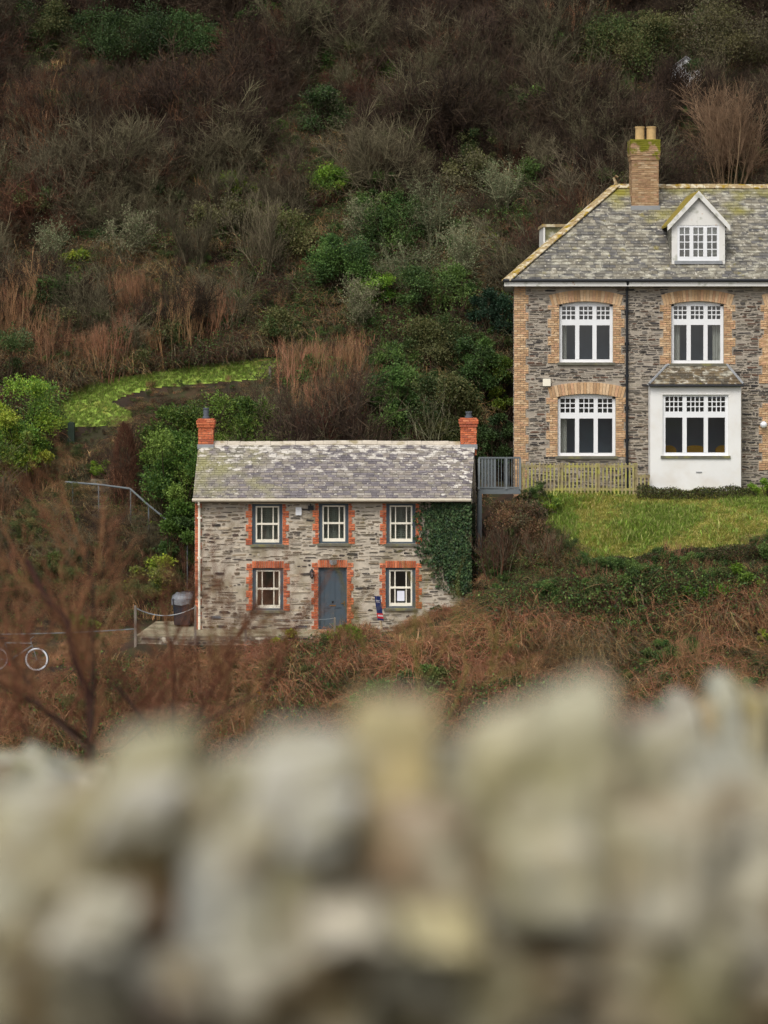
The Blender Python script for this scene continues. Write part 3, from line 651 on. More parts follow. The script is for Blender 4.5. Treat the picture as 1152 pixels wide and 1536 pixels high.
    gl_ = Face((XL, YF, G), (.0588, .998, 0), (-1, .05, 0)); gl_.rubble(st, 8, H, [], rng, VIL_STONE, gap=.01)
    t.part('stonework', st, M['villa_stone'], wo)

    def triple(face, h, spring, crown, toprow, cols_, kk, name='window', sill=True, tr=None, curtain='', flat=False):
        """three-light casement with a row of small-paned top lights; face-local coordinates"""
        u0, u1, v0, v1 = h; hw = (u1 - u0) / 2; uc = (u0 + u1) / 2
        f = MB(); k0, k1 = kk - .07, kk
        fw = .1; face.bx(f, u0, u0 + fw, v0, spring, k0, k1); face.bx(f, u1 - fw, u1, v0, spring, k0, k1); face.bx(f, u0 + fw, u1 - fw, v0, v0 + .1, k0, k1)
        lw = (u1 - u0 - 2 * fw - 2 * .14) / 3
        mull = [u0 + fw + lw, u0 + fw + 2 * lw + .14]
        ttop = spring - .06 if not flat else v1 - .07
        for m_ in mull: face.bx(f, m_, m_ + .14, v0 + .1, ttop, k0, k1 + .008)
        face.bx(f, u0 + fw, u1 - fw, tr - .11, tr + .09, k0, k1 + .004)
        # head, arched on top
        n = 10
        if flat: face.bx(f, u0 + fw, u1 - fw, ttop, v1, k0, k1)
        else:
            rise = v1 - spring; Rr = (hw * hw + rise * rise) / (2 * rise); vc = v1 - Rr
            top = [(u0 + (u1 - u0) * i / n, vc + math.sqrt(max(0, Rr * Rr - (u0 + (u1 - u0) * i / n - uc) ** 2)) + .006) for i in range(n + 1)]
            for (a, b), (c, d) in zip(top, top[1:]):
                q = [(a, ttop), (c, ttop), (c, d), (a, b)]
                f.hexa([face.p(x, y, k1) for x, y in q], [face.p(x, y, k0) for x, y in q])
        wn = t.part(name, f, M['white_paint'])
        gb = MB()
        for i in range(3):
            a = u0 + fw + i * (lw + .14); b = a + lw; lo, hi = tr + .09, ttop
            for j in range(1, cols_): uu = a + lw * j / cols_; face.bx(gb, uu - .016, uu + .016, lo, hi, k0 + .02, k1 - .02)
            for j in range(1, 3): vv = lo + (hi - lo) * j / 3; face.bx(gb, a, b, vv - .016, vv + .016, k0 + .018, k1 - .022)
        t.part('glazing_bars', gb, M['white_paint'], wn)
        gp = MB(); gp.add([face.p(u0 + .02, v0 + .02, kk - .05), face.p(u1 - .02, v0 + .02, kk - .05), face.p(u1 - .02, ttop + .01, kk - .05), face.p(u0 + .02, ttop + .01, kk - .05)], [(0, 1, 2, 3)]); t.part('pane', gp, M['glass'], wn)
        if sill: sl = MB(); face.bx(sl, u0 - .07, u1 + .07, v0 - .09, v0 - .002, kk - .1, .09 if not flat else kk + .12); t.part('sill', sl, M['sill'], wn)
        sides = {'L': [(u0 + .05, u0 + .28)], 'L2': [(u0 + .05, u0 + .34)], 'B': [(u0 + .05, u0 + .34), (u1 - .34, u1 - .05)]}.get(curtain, [])
        for q0, q1 in sides:
            cu = MB(); p = [(q0 + (q1 - q0) * i / 10, kk - .25 - .03 * math.sin(i * 1.9)) for i in range(11)]
            for (ua, ka), (ub, kb) in zip(p, p[1:]):
                cu.add([face.p(ua, v0 - .05, ka), face.p(ub, v0 - .05, kb), face.p(ub, tr + .05, kb), face.p(ua, tr + .05, ka)], [(0, 1, 2, 3)])
            t.part('curtain', cu, M['curtain'], wn)
        return wn
    trans = [483, 623, 482.5, 482.5, 623]
    for (a, b, c, d, e, k), h, tp in zip(wins, holes, trans): triple(fr, h, V(d), V(c), 3, 3, -.11, tr=V(tp), curtain=k)
    # bay
    b0, b1 = X(975.8), X(1111); yb = 83.25; sb = F / yb; Xb = lambda px: (px - CX) / sb; Zb = lambda py: (HY - py) / sb
    b0, b1 = Xb(975.8), Xb(1111.5); zt = Zb(578); zg = Zb(742)
    fb = Face((b0, yb, zg), (1, 0, 0), (0, -1, 0)); Ub = lambda px: Xb(px) - b0; Vb = lambda py: Zb(py) - zg
    bh = (Ub(994), Ub(1092.5), Vb(683.5), Vb(592))
    bm = MB(); fb.wall(bm, b1 - b0, zt - zg, [bh], .22)
    bm.box(b0 + .0, b0 + .2, yb + .221, YF - .03, zg, zt); bm.box(b1 - .2, b1, yb + .221, YF - .03, zg, zt)
    fb.bx(bm, 0, b1 - b0, zt - zg - .02, zt - zg - .002, -.7, -.23)
    fb.bx(bm, bh[0] - .02, bh[1] + .02, bh[3], bh[3] + .035, .0, .012)
    bo = t.part('bay', bm, M['white_render'])
    wb = triple(fb, bh, bh[3], bh[3], 3, 4, -.07, tr=Vb(621.5), flat=True); wb.parent = bo; wb.name = 'window'
    for ch in list(wb.children):
        ch.parent = bo
    sh = MB(); q0 = [(b0 - .06, yb - .1, zt + .0), (b1 + .06, yb - .1, zt), (X(1091), YF - .04, Zp(550)), (X(1000), YF - .04, Zp(550))]
    sh.hexa([(p[0], p[1], p[2]) for p in q0], [(p[0], p[1], p[2] + .03) for p in q0])
    sh.add([(b0 - .06, yb - .1, zt), (b0 - .06, YF - .035, zt), (X(1000), YF - .035, Zp(550) + .02), (b0 - .06, yb - .1, zt + .03)], [(0, 1, 2, 3)])
    sh.add([(b1 + .06, yb - .1, zt), (b1 + .06, YF - .035, zt), (X(1091), YF - .035, Zp(550) + .02), (b1 + .06, yb - .1, zt + .03)], [(3, 2, 1, 0)])
    brf = t.part('bay_roof', sh, M['lead'], bo)
    BR = [(92, 80, 62), (104, 90, 68), (80, 72, 58), (112, 100, 78)]
    sm = MB(); up = lambda p, z=.034: (p[0], p[1], p[2] + z); slates(sm, *[up(p) for p in q0], 7, .25, rng, BR); so_ = t.part('bay_slates', sm, M['villa_slate'], bo)
    q = MB()
    for a, b in ((q0[0], q0[3]), (q0[1], q0[2])): q.tube([up(a, .05), up(b, .05)], .045, 6)
    q.tube([up(q0[3], .06), up(q0[2], .06)], .05, 6); t.part('bay_flashing', q, M['lead'], bo)
    q = MB(); q.tube([(b0 - .07, yb - .13, zt - .005), (b1 + .07, yb - .13, zt - .005)], .04, 8); t.part('bay_gutter', q, M['black'], bo)
    q = MB(); fb.bx(q, Ub(1044), Ub(1053), Vb(709), Vb(707.5), -.01, .02); t.part('vent', q, M['lead'], bo)
    # main roof
    EZ = 2.26; e0 = (4.16, 83.66, EZ); RZ = (HY - 279) * 88 / F; rl = (8.3, 88, RZ); e1 = (17.9, 83.66, EZ); rr_ = (13.9 + 4, 88, RZ)
    k0 = (4.62, 92.34, EZ); k1 = (17.9, 92.34, EZ)
    rf = MB(); dn = lambda p, z: (p[0], p[1], p[2] - z)
    for quad in ((e0, e1, rr_, rl), (k1, k0, rl, rr_)): rf.hexa([dn(p, .09) for p in quad], [dn(p, .015) for p in quad])
    rf.add([dn(p, .09) for p in (k0, e0, rl)] + [dn(p, .015) for p in (k0, e0, rl)], [(2, 1, 0), (3, 4, 5)])
    ro = t.part('roof', rf, M['black'])
    VS = [(112, 108, 98), (98, 95, 90), (126, 121, 108), (88, 86, 84), (116, 110, 96), (104, 100, 92), (132, 126, 112)]
    sk = lambda p: False
    sm = MB(); slates(sm, e0, e1, rr_, rl, 32, .26, rng, VS); slates(sm, k0, e0, rl, rl, 32, .26, rng, VS); slates(sm, k1, k0, rl, rr_, 32, .3, rng, VS)
    t.part('slates', sm, M['villa_slate'], ro)
    rt = MB(); x = rl[0]
    while x < 17.8:
        l = .45; z = RZ + .07 + rng.uniform(-.01, .01)
        for sgn in (-1, 1):
            q0 = [(x, 88 + sgn * .19, z - .15), (x, 88, z + (.001 if sgn > 0 else 0)), (x, 88, z - .03), (x, 88 + sgn * .17, z - .18)]; rt.hexa(q0, [(x + l - .012, p[1], p[2]) for p in q0])
        x += l
    t.part('ridge_tiles', rt, M['hip'], ro)
    ht = MB(); A, B = np.array(e0), np.array(rl); n = 15; sd = np.array((.14, -.14, -.03)); sd2 = np.array((-.14, .14, -.03))
    for i in range(n):
        p0 = A + (B - A) * i / n; p1 = A + (B - A) * (i + .97) / n; z = np.array((0, 0, .075 + rng.uniform(-.01, .01))); lift = np.array((0, 0, .02))
        for sd_ in (sd, sd2): ht.hexa([p0 + z, p0 + z + sd_ - lift, p0 + z + sd_ - lift * 3, p0 + z - lift * 2], [p1 + z - lift * .5, p1 + z + sd_ - lift * 1.2, p1 + z + sd_ - lift * 3, p1 + z - lift * 2])
    t.part('hip_tiles', ht, M['hip'], ro)
    q = MB(); q.tube([(rl[0] + .02, 87.98, RZ + .05), (rl[0] - .02, 87.98, RZ + .2), (rl[0] - .06, 87.98, RZ + .28), (rl[0] + .02, 87.98, RZ + .36), (rl[0] + .1, 87.98, RZ + .31)], [.07, .05, .05, .05, .035], 7); t.part('finial', q, M['hip'], ro)
    # eaves
    q = MB(); q.tube([(4.1, 83.6, EZ - .0), (17.95, 83.6, EZ - .0)], .055, 8); q.tube([(4.1, 83.6, EZ), (4.56, 92.4, EZ)], .055, 8); t.part('gutter', q, M['black'])
    q = MB(); q.box(4.14, 17.9, 83.64, 83.68, EZ - .2, EZ - .055); q.box(4.14, 17.9, 83.681, 84.0, EZ - .2, EZ - .17); q.hexa([(4.1, 83.64, EZ - .2), (4.139, 83.64, EZ - .2), (4.6, 92.3, EZ - .2), (4.56, 92.3, EZ - .2)], [(4.1, 83.64, EZ - .055), (4.139, 83.64, EZ - .055), (4.6, 92.3, EZ - .055), (4.56, 92.3, EZ - .055)]); q.hexa([(4.14, 84.01, EZ - .2), (XL, 84.01, EZ - .2), (XK, 92.2, EZ - .2), (4.6, 92.2, EZ - .2)], [(4.14, 84.01, EZ - .17), (XL, 84.01, EZ - .17), (XK, 92.2, EZ - .17), (4.6, 92.2, EZ - .17)]); t.part('fascia', q, M['old_white'])
    q = MB(); xx = X(940); q.tube([(xx, 83.6, EZ - .03), (xx, 83.7, EZ - .2), (xx, 83.9, EZ - .35), (xx, 83.9, G + .1)], .045, 8)
    for z in np.arange(G + .8, EZ - .5, 1.1): q.box(xx - .075, xx + .075, 83.87, 83.99, z, z + .07)
    t.part('downpipe', q, M['black'])
    q = MB(); fr.bx(q, U(814), U(825.6), V(579), V(568), .0, .12); t.part('alarm_box', q, M['cream'])
    q = MB(); lx, lz = X(1144.6), Zp(637)
    q2 = [(0.02, .0), (.08, .03), (.12, .1), (.115, .16), (.06, .21), (.0001, .22)]
    n = 14; vs = [(lx + r * math.cos(2 * math.pi * j / n), 83.99 - k, lz + r * math.sin(2 * math.pi * j / n)) for r, k in q2 for j in range(n)]
    q.add(vs, [(i * n + j, (i + 1) * n + j, (i + 1) * n + (j + 1) % n, i * n + (j + 1) % n) for i in range(len(q2) - 1) for j in range(n)]); t.part('bulkhead_lamp', q, M['lamp_white'], smooth=True)
    # dormer
    yd = 84.35; sd = F / yd; Xd = lambda px: (px - CX) / sd; Zd = lambda py: (HY - py) / sd
    rz = lambda y: EZ + (y - 83.66) * (RZ - EZ) / (88 - 83.66)
    d0, d1 = Xd(1007.5), Xd(1087.5); zb_, ze = Zd(397), Zd(336); za = Zd(291)
    fd = Face((d0, yd, zb_), (1, 0, 0), (0, -1, 0)); wdd = d1 - d0
    dm = MB(); hole = (Xd(1016) - d0, Xd(1079) - d0, Zd(391) - zb_, Zd(338) - zb_)
    fd.wall(dm, wdd, ze - zb_, [hole], .12)
    dm.prism([(d0, ze), (d1, ze), ((d0 + d1) / 2, za - .12)], yd + .0, yd + .12)
    do = t.part('dormer', dm, M['old_white'])
    ck = MB(); ckc = lin((110, 108, 96))
    for x in (d0, d1):
        yb2 = 83.66 + (ze - EZ) / ((RZ - EZ) / 4.34)
        xi = x + (.03 if x == d0 else -.03); tri = lambda xx: [(xx, yd + .01, zb_ - .1), (xx, yb2 + .1, ze), (xx, yd + .01, ze)]; ck = MB()
        ck.add(tri(x) + tri(xi), [(0, 1, 2), (5, 4, 3), (0, 3, 4, 1), (1, 4, 5, 2), (2, 5, 3, 0)], ckc); t.part('cheek', ck, M['villa_slate'], do)
    f = MB(); u0, u1, v0, v1 = hole
    fd.bx(f, u0, u0 + .06, v0, v1, -.06, .0 - .012); fd.bx(f, u1 - .06, u1, v0, v1, -.06, -.012); fd.bx(f, u0 + .06, u1 - .06, v0, v0 + .14, -.06, -.012); fd.bx(f, u0 + .06, u1 - .06, v1 - .07, v1, -.06, -.012)
    lw = (u1 - u0 - .12 - .3) / 3
    gp = MB(); 
    for i in range(3):
        a = u0 + .06 + .02 + i * (lw + .13); b = a + lw
        if i < 2: fd.bx(f, b, b + .13, v0 + .14, v1 - .07, -.06, -.006)
        fd.bx(gp, (a + b) / 2 - .016, (a + b) / 2 + .016, v0 + .14, v1 - .07, -.05, -.022)
        for j in range(1, 4): vv = v0 + .14 + (v1 - v0 - .21) * j / 4; fd.bx(gp, a, b, vv - .016, vv + .016, -.048, -.024)
    fd.bx(f, u0 + .06, u0 + .08, v0 + .14, v1 - .07, -.06, -.012); fd.bx(f, u1 - .08, u1 - .06, v0 + .14, v1 - .07, -.06, -.012)
    dw = t.part('dormer_window', f, M['white_paint'], do)
    gm = MB(); gm.add([fd.p(u0, v0, -.055), fd.p(u1, v0, -.055), fd.p(u1, v1, -.055), fd.p(u0, v1, -.055)], [(0, 1, 2, 3)])
    t.part('dormer_bars', gp, M['white_paint'], do); t.part('dormer_pane', gm, M['glass'], do)
    bl = MB(); fd.bx(bl, u0 + .02, u1 - .02, v1 - .33, v1 - .06, -.2, -.19); fd.bx(bl, 0.01, wdd - .01, 0, ze - zb_, -.9, -.89); t.part('blind', bl, M['curtain'], do)
    sl = MB(); fd.bx(sl, u0 - .1, u1 + .1, v0 - .12, v0 - .002, -.1, .05); t.part('dormer_sill', sl, M['lead'], do)
    # dormer roof with bargeboards
    xm = (d0 + d1) / 2; hw = Xd(1094.5) - xm; zlo = Zd(338); zap = Zd(286.5)
    yk = 83.66 + (zap - EZ) / ((RZ - EZ) / 4.34)
    dr = MB(); bg_ = MB()
    for sgn in (-1, 1):
        x_e = xm + sgn * hw; ylo = 83.66 + (zlo - EZ) / ((RZ - EZ) / 4.34) + .3
        dr.hexa([(xm, yd - .12, zap + .02), (x_e, yd - .12, zlo + .02), (x_e, ylo, zlo + .02), (xm, yk + .3, zap + .02)], [(xm, yd - .12, zap - .05), (x_e, yd - .12, zlo - .05), (x_e, ylo, zlo - .05), (xm, yk + .3, zap - .05)])
        bg_.hexa([(xm, yd - .16, zap + .0), (x_e, yd - .16, zlo - .0), (x_e, yd - .16, zlo - .2), (xm, yd - .16, zap - .23)], [(xm, yd - .121, zap + .0), (x_e, yd - .121, zlo - .0), (x_e, yd - .121, zlo - .2), (xm, yd - .121, zap - .23)])
    t.part('dormer_roof', dr, nmat('mossy_slate', (124, 116, 60), .9, .2, 5, overlays=[((150, 128, 34), 3, .5, .1)]), do); t.part('bargeboard', bg_, M['old_white'], do)
    # chimney
    yc = 86.9; sc = F / yc; Xc = lambda px: (px - CX) / sc; Zc = lambda py: (HY - py) / sc
    cm = MB(); x0, x1 = Xc(948), Xc(988); zb_ = Zc(316) - .3; zs = Zc(240); zt = Zc(209); y0, y1 = yc, yc + 1.0
    def shaft(x0, x1, y0, y1, z0, z1):
        cm.box(x0 + .012, x1 - .012, y0 + .012, y1 - .012, z0, z1 - .003, lin((176, 150, 116)))
        for o_, d_, n_, L_ in (((x0, y0, z0), (1, 0, 0), (0, -1, 0), x1 - x0), ((x1, y0, z0), (0, 1, 0), (1, 0, 0), y1 - y0), ((x1, y1, z0), (-1, 0, 0), (0, 1, 0), x1 - x0), ((x0, y1, z0), (0, -1, 0), (-1, 0, 0), y1 - y0)):
            Face(o_, d_, n_).bricks(cm, 0, L_, 0, z1 - z0, rng, [tuple(int(c * .86) for c in q) for q in BUFF], k=.006)
    shaft(x0, x1, y0, y1, zb_, zs); shaft(x0 - .03, x1 + .03, y0 - .03, y1 + .03, zs, zs + .15); shaft(x0 - .055, x1 + .055, y0 - .055, y1 + .055, zs + .15, zt)
    co = t.part('chimney', cm, M['buff_mossy'])
    for a, b in ((953.5, 968.5), (970.5, 986)):
        q = MB(); r = (Xc(b) - Xc(a)) / 2; q.lathe((Xc(a) + Xc(b)) / 2, yc + .3, [(r * .95, zt - .003), (r * .92, zt + .08), (r * .9, Zc(191.5)), (r, Zc(191)), (r, Zc(189)), (r * .8, Zc(189)), (r * .78, zt + .1)], 14, lin((190, 160, 112))); t.part('chimney_pot', q, M['buff_brick'], co, smooth=False)
    q = MB(); zf = rz(yc); q.box(x0 - .05, x1 + .05, y0 - .06, y0 - .008, zf - .08, zf + .12); t.part('flashing', q, M['lead'], co)
    # side dormer seen past the hip
    q = MB(); q.box(5.72, 8.4, 87.2, 89.4, 2.2, 4.25, lin((120, 118, 84))); sdm = t.part('side_dormer', q, M['villa_slate'])
    q = MB(); q.box(5.62, 8.4, 87.1, 89.5, 4.25, 4.35); t.part('side_dormer_cap', q, M['hip'], sdm)
    q = MB(); q.box(5.66, 5.72, 87.13, 89.47, 2.6, 4.249); t.part('side_dormer_front', q, M['old_white'], sdm)
    return t
villa()

# ------------------------------------------------------------------ plant generators (numpy)
def norm(a): return a / np.maximum(np.linalg.norm(a, axis=-1, keepdims=True), 1e-9)
def palcols(rng, pal, n, j=.2):
    P = np.array([lin(c) for c in pal]); c = P[rng.integers(0, len(P), n)] * (1 + rng.uniform(-j, j, (n, 1)))
    return np.clip(c, 0, 1)
def tubes(P, Rr, colr, sides=3):
    """P (n,k,3) polylines, Rr (n,k) radii, colr (n,3)"""
    n, k, _ = P.shape
    Tn = norm(np.gradient(P, axis=1)); ref = np.where(np.abs(Tn[..., 2:3]) > .9, np.array([1., 0, 0]), np.array([0, 0, 1.]))
    u = norm(np.cross(Tn, ref)); v = np.cross(Tn, u)
    an = 2 * np.pi * np.arange(sides) / sides
    V = P[:, :, None] + (u[:, :, None] * np.cos(an)[:, None] + v[:, :, None] * np.sin(an)[:, None]) * Rr[:, :, None, None]
    idx = np.arange(n * k * sides).reshape(n, k, sides)
    a = idx[:, :-1]; b = np.roll(a, -1, 2); c = idx[:, 1:]; d = np.roll(c, -1, 2)
    Fq = np.stack([a, b, d, c], -1).reshape(-1, 4)
    return V.reshape(-1, 3), Fq, np.repeat(colr, k * sides, 0)
def leaves(Cn, Dn, L, Wd, colr, rng, droop=.0):
    """folded leaf of two triangles pairs: base, left, tip, right"""
    n = len(Cn); Dn = norm(Dn); r = norm(rng.normal(size=(n, 3))); sidev = norm(np.cross(Dn, r)); up = np.cross(sidev, Dn)
    L = np.broadcast_to(np.asarray(L, float), (n,))[:, None]; Wd = np.broadcast_to(np.asarray(Wd, float), (n,))[:, None]
    b = Cn - Dn * L / 2; tip = Cn + Dn * L / 2 - up * L * .12; l = Cn + sidev * Wd / 2 + up * Wd * .18; q = Cn - sidev * Wd / 2 + up * Wd * .18
    V = np.stack([b, l, tip, q], 1).reshape(-1, 3); i = np.arange(n)[:, None] * 4
    Fq = np.concatenate([np.concatenate([i, i + 1, i + 2], 1), np.concatenate([i, i + 2, i + 3], 1)])
    return V, Fq, np.repeat(colr, 4, 0)
def grow(rng, P, per, ln, spread, up, k=4, t0=.3, t1=1.0, wob=.08):
    n, K, _ = P.shape; m = n * per
    src = np.repeat(np.arange(n), per); t = rng.uniform(t0, t1, m) * (K - 1); i = np.minimum(t.astype(int), K - 2); f = (t - i)[:, None]
    p = P[src, i] * (1 - f) + P[src, i + 1] * f; d = norm(P[src, i + 1] - P[src, i])
    d = norm(d + spread * rng.normal(size=(m, 3)) + np.array([0, 0, up]))
    L = ln * rng.uniform(.5, 1.3, (m, 1)); out = [p]
    for _ in range(k - 1):
        d = norm(d + wob * rng.normal(size=(m, 3)) + np.array([0, 0, up * .15])); p = p + d * L / (k - 1); out.append(p)
    return np.stack(out, 1)
def merge(lst):
    V = []; f = {}; c = []; b = 0
    for v, q, cc in lst:
        V.append(v); c.append(cc); f.setdefault(q.shape[1], []).append(q + b); b += len(v)
    return np.concatenate(V), [np.concatenate(x) for x in f.values()], np.concatenate(c)
def taper(n, k, r0, r1): return np.broadcast_to(np.linspace(r0, r1, k), (n, k)).copy()

def g_twigs(seed, H, Rd, pal, mains=8, sub=8, tw=9, r=.022, up=.5, spread=.45, r0=.18, vertical=False, thin=1.0):
    """a leafless shrub: rising stems, side branches, fine twigs"""
    rng = np.random.default_rng(seed); an = rng.uniform(0, 2 * np.pi, mains); rr = np.sqrt(rng.uniform(0, 1, mains)); k = 5
    base = np.stack([np.cos(an) * rr * Rd * r0, np.sin(an) * rr * Rd * r0, np.full(mains, -.15)], 1)
    tip = np.stack([np.cos(an) * rr * Rd, np.sin(an) * rr * Rd, H * rng.uniform(.6, .95, mains)], 1)
    t = np.linspace(0, 1, k)[None, :, None]
    bow = (t ** 1.4 if not vertical else t)
    P = np.concatenate([base[:, None, :2] + (tip - base)[:, None, :2] * bow, base[:, None, 2:] + (tip - base)[:, None, 2:] * t], 2) + rng.normal(size=(mains, k, 3)) * H * .03 * t
    B = grow(rng, P, sub, H * .34, spread, up); W = grow(rng, B, tw, H * .2, spread * 1.1, up * .7, wob=.14)
    c0 = palcols(rng, pal, mains); c1 = palcols(rng, pal, len(B)); c2 = palcols(rng, pal, len(W))
    st = tubes(P, taper(mains, k, r, r * .35), c0, 4)
    return st, merge([tubes(B, taper(len(B), 4, r * .45 * thin, r * .2), c1), tubes(W, taper(len(W), 4, r * .26 * thin, r * .14), c2)])
def g_leafy(seed, Wd, H, pal, n=5000, leaf=.07, lobes=12, stempal=((74, 62, 48),), flat=.75, base=.1, wood=True, lift=.0):
    """leaves spread through overlapping lobes of a crown, plus the stems that carry them"""
    rng = np.random.default_rng(seed)
    th = rng.uniform(0, 2 * np.pi, lobes); rr = np.sqrt(rng.uniform(0, 1, lobes)); hz = rng.uniform(base + .12, .86, lobes)
    env = np.sqrt(np.clip(1 - ((hz - .45) / .6) ** 2, .05, 1))
    Cn = np.stack([np.cos(th) * rr * Wd * .42 * env, np.sin(th) * rr * Wd * .42 * env, hz * H], 1); rad = rng.uniform(.1, .24, lobes) * min(Wd, H * 1.3)
    li = rng.integers(0, lobes, n); d = norm(rng.normal(size=(n, 3)) + np.array([0, 0, .25])); q = rng.uniform(0, 1, (n, 1)) ** .45
    wob = 1 + .3 * np.sin(d[:, :1] * 5 + li[:, None]) * np.sin(d[:, 1:2] * 6 + li[:, None] * 2) + .2 * np.sin(d[:, 2:3] * 9 + d[:, :1] * 7)
    p = Cn[li] + d * rad[li][:, None] * q * wob * np.array([1, 1, flat]); p[:, 2] = np.maximum(p[:, 2], .02) + lift
    lc = palcols(rng, pal, lobes, .1)[li] * .5 + palcols(rng, pal, n, .3) * .5
    dirs = d + rng.normal(size=(n, 3)) * .7 + np.array([0, 0, .2])
    lv = leaves(p, dirs, leaf * rng.uniform(.7, 1.4, n), leaf * .6 * rng.uniform(.7, 1.3, n), lc, rng)
    k = 4; bs = np.zeros((lobes, 3)); bs[:, :2] = Cn[:, :2] * .12; bs[:, 2] = -.15
    t = np.linspace(0, 1, k)[None, :, None]; P = bs[:, None] + (Cn - bs)[:, None] * t + rng.normal(size=(lobes, k, 3)) * .04 * Wd * t * (1 - t) * 4
    P[:, :, 2] += lift * t[..., 0]
    B = grow(rng, P, 5, H * .25, .5, .4)
    st = merge([tubes(P, taper(lobes, k, .02 * H ** .5, .008), palcols(rng, stempal, lobes), 4), tubes(B, taper(len(B), 4, .008, .003), palcols(rng, stempal, len(B)))])
    return st, lv
def g_bramble(seed, Rd, H, pal, leafpal, canes=60, nleaf=160, r=.006, leaf=.055):
    """arching dead canes crossing in a mound, with a few leaves left on"""
    rng = np.random.default_rng(seed); k = 6; a = rng.uniform(0, 2 * np.pi, canes); b0 = rng.normal(size=(canes, 2)) * Rd * .35
    L = Rd * rng.uniform(.5, 1.5, canes); t = np.linspace(0, 1, k)[None]
    hh = H * rng.uniform(.4, 1.2, canes)[:, None]
    x = b0[:, :1] + np.cos(a)[:, None] * L[:, None] * t; y = b0[:, 1:] + np.sin(a)[:, None] * L[:, None] * t
    z = hh * np.sin(np.pi * (t * .85 + .08)) - .05
    P = np.stack([x, y, z], 2) + rng.normal(size=(canes, k, 3)) * .04 * Rd
    B = grow(rng, P, 4, Rd * .4, .6, .05, wob=.25)
    lst = [tubes(P, taper(canes, k, r, r * .5), palcols(rng, pal, canes)), tubes(B, taper(len(B), 4, r * .6, r * .3), palcols(rng, pal, len(B)))]
    if nleaf:
        src = np.concatenate([P.reshape(-1, 3), B.reshape(-1, 3)]); q = src[rng.integers(0, len(src), nleaf)] + rng.normal(size=(nleaf, 3)) * .03
        lst.append(leaves(q, rng.normal(size=(nleaf, 3)), leaf * rng.uniform(.6, 1.3, nleaf), leaf * .7, palcols(rng, leafpal, nleaf), rng))
    return merge(lst)
def g_tuft(seed, H, Rd, pal, n=60, wd=.012, bend=.5, k=4):
    """blades or dead fronds arching from a common foot"""
    rng = np.random.default_rng(seed); a = rng.uniform(0, 2 * np.pi, n); b0 = rng.normal(size=(n, 2)) * Rd * .35; t = np.linspace(0, 1, k)[None]
    L = H * rng.uniform(.5, 1.2, n)[:, None]; o = Rd * rng.uniform(.2, 1.2, n)[:, None] * bend
    P = np.stack([b0[:, :1] + np.cos(a)[:, None] * o * t ** 2, b0[:, 1:] + np.sin(a)[:, None] * o * t ** 2, L * (t - .25 * bend * t ** 2) - .02], 2)
    d = norm(np.gradient(P, axis=1)); s_ = norm(np.cross(d, np.stack([np.cos(a), np.sin(a), np.zeros(n)], 1)[:, None] + .01))
    wv = (wd * np.array([1, .9, .6, .1]))[None, :, None] * rng.uniform(.6, 1.4, (n, 1, 1))
    V = np.stack([P - s_ * wv, P + s_ * wv], 2).reshape(-1, 3); idx = np.arange(n * k * 2).reshape(n, k, 2)
    Fq = np.stack([idx[:, :-1, 0], idx[:, :-1, 1], idx[:, 1:, 1], idx[:, 1:, 0]], -1).reshape(-1, 4)
    return V, Fq, np.repeat(palcols(rng, pal, n, .25), k * 2, 0)
def flat(*a):  # (stem, crown) -> one mesh tuple
    out = []
    for x in a:
        v, q, c = x
        for qq in (q if isinstance(q, list) else [q]): out.append((v, qq, c))
    # re-merge with separate vertex copies only where the face sizes differ
    V = []; f = {}; c = []; b = 0
    for x in a:
        v, q, cc = x; V.append(v); c.append(cc)
        for qq in (q if isinstance(q, list) else [q]): f.setdefault(qq.shape[1], []).append(qq + b)
        b += len(v)
    return np.concatenate(V), [np.concatenate(z) for z in f.values()], np.concatenate(c)

# palettes (own colours of bark, dead stems and leaves)
P_RED = [(86, 61, 48), (100, 69, 52), (74, 53, 44), (112, 78, 57)]
P_DARK = [(66, 54, 45), (78, 64, 51), (56, 47, 41), (86, 72, 57)]
P_GREY = [(106, 98, 76), (92, 86, 66), (120, 112, 88), (84, 76, 60)]
P_PALE = [(128, 126, 98), (116, 116, 86), (142, 138, 110), (104, 102, 78)]
P_RUS = [(152, 110, 80), (170, 126, 92), (136, 98, 76), (160, 128, 98)]
P_STRAW = [(160, 128, 86), (148, 112, 76), (172, 142, 100), (134, 98, 66)]
L_DARK = [(56, 78, 40), (64, 88, 44), (50, 70, 40), (76, 98, 50)]
L_MID = [(82, 112, 52), (96, 124, 56), (72, 100, 52), (108, 132, 66)]
L_BRIGHT = [(104, 144, 40), (122, 156, 48), (92, 130, 40), (134, 160, 60)]
L_YEL = [(150, 158, 46), (132, 148, 44), (166, 164, 60), (114, 134, 42)]
L_OLIVE = [(98, 98, 56), (110, 108, 62), (84, 88, 50), (120, 116, 74)]
L_GREY = [(118, 128, 92), (102, 116, 80), (134, 140, 106), (90, 104, 72)]

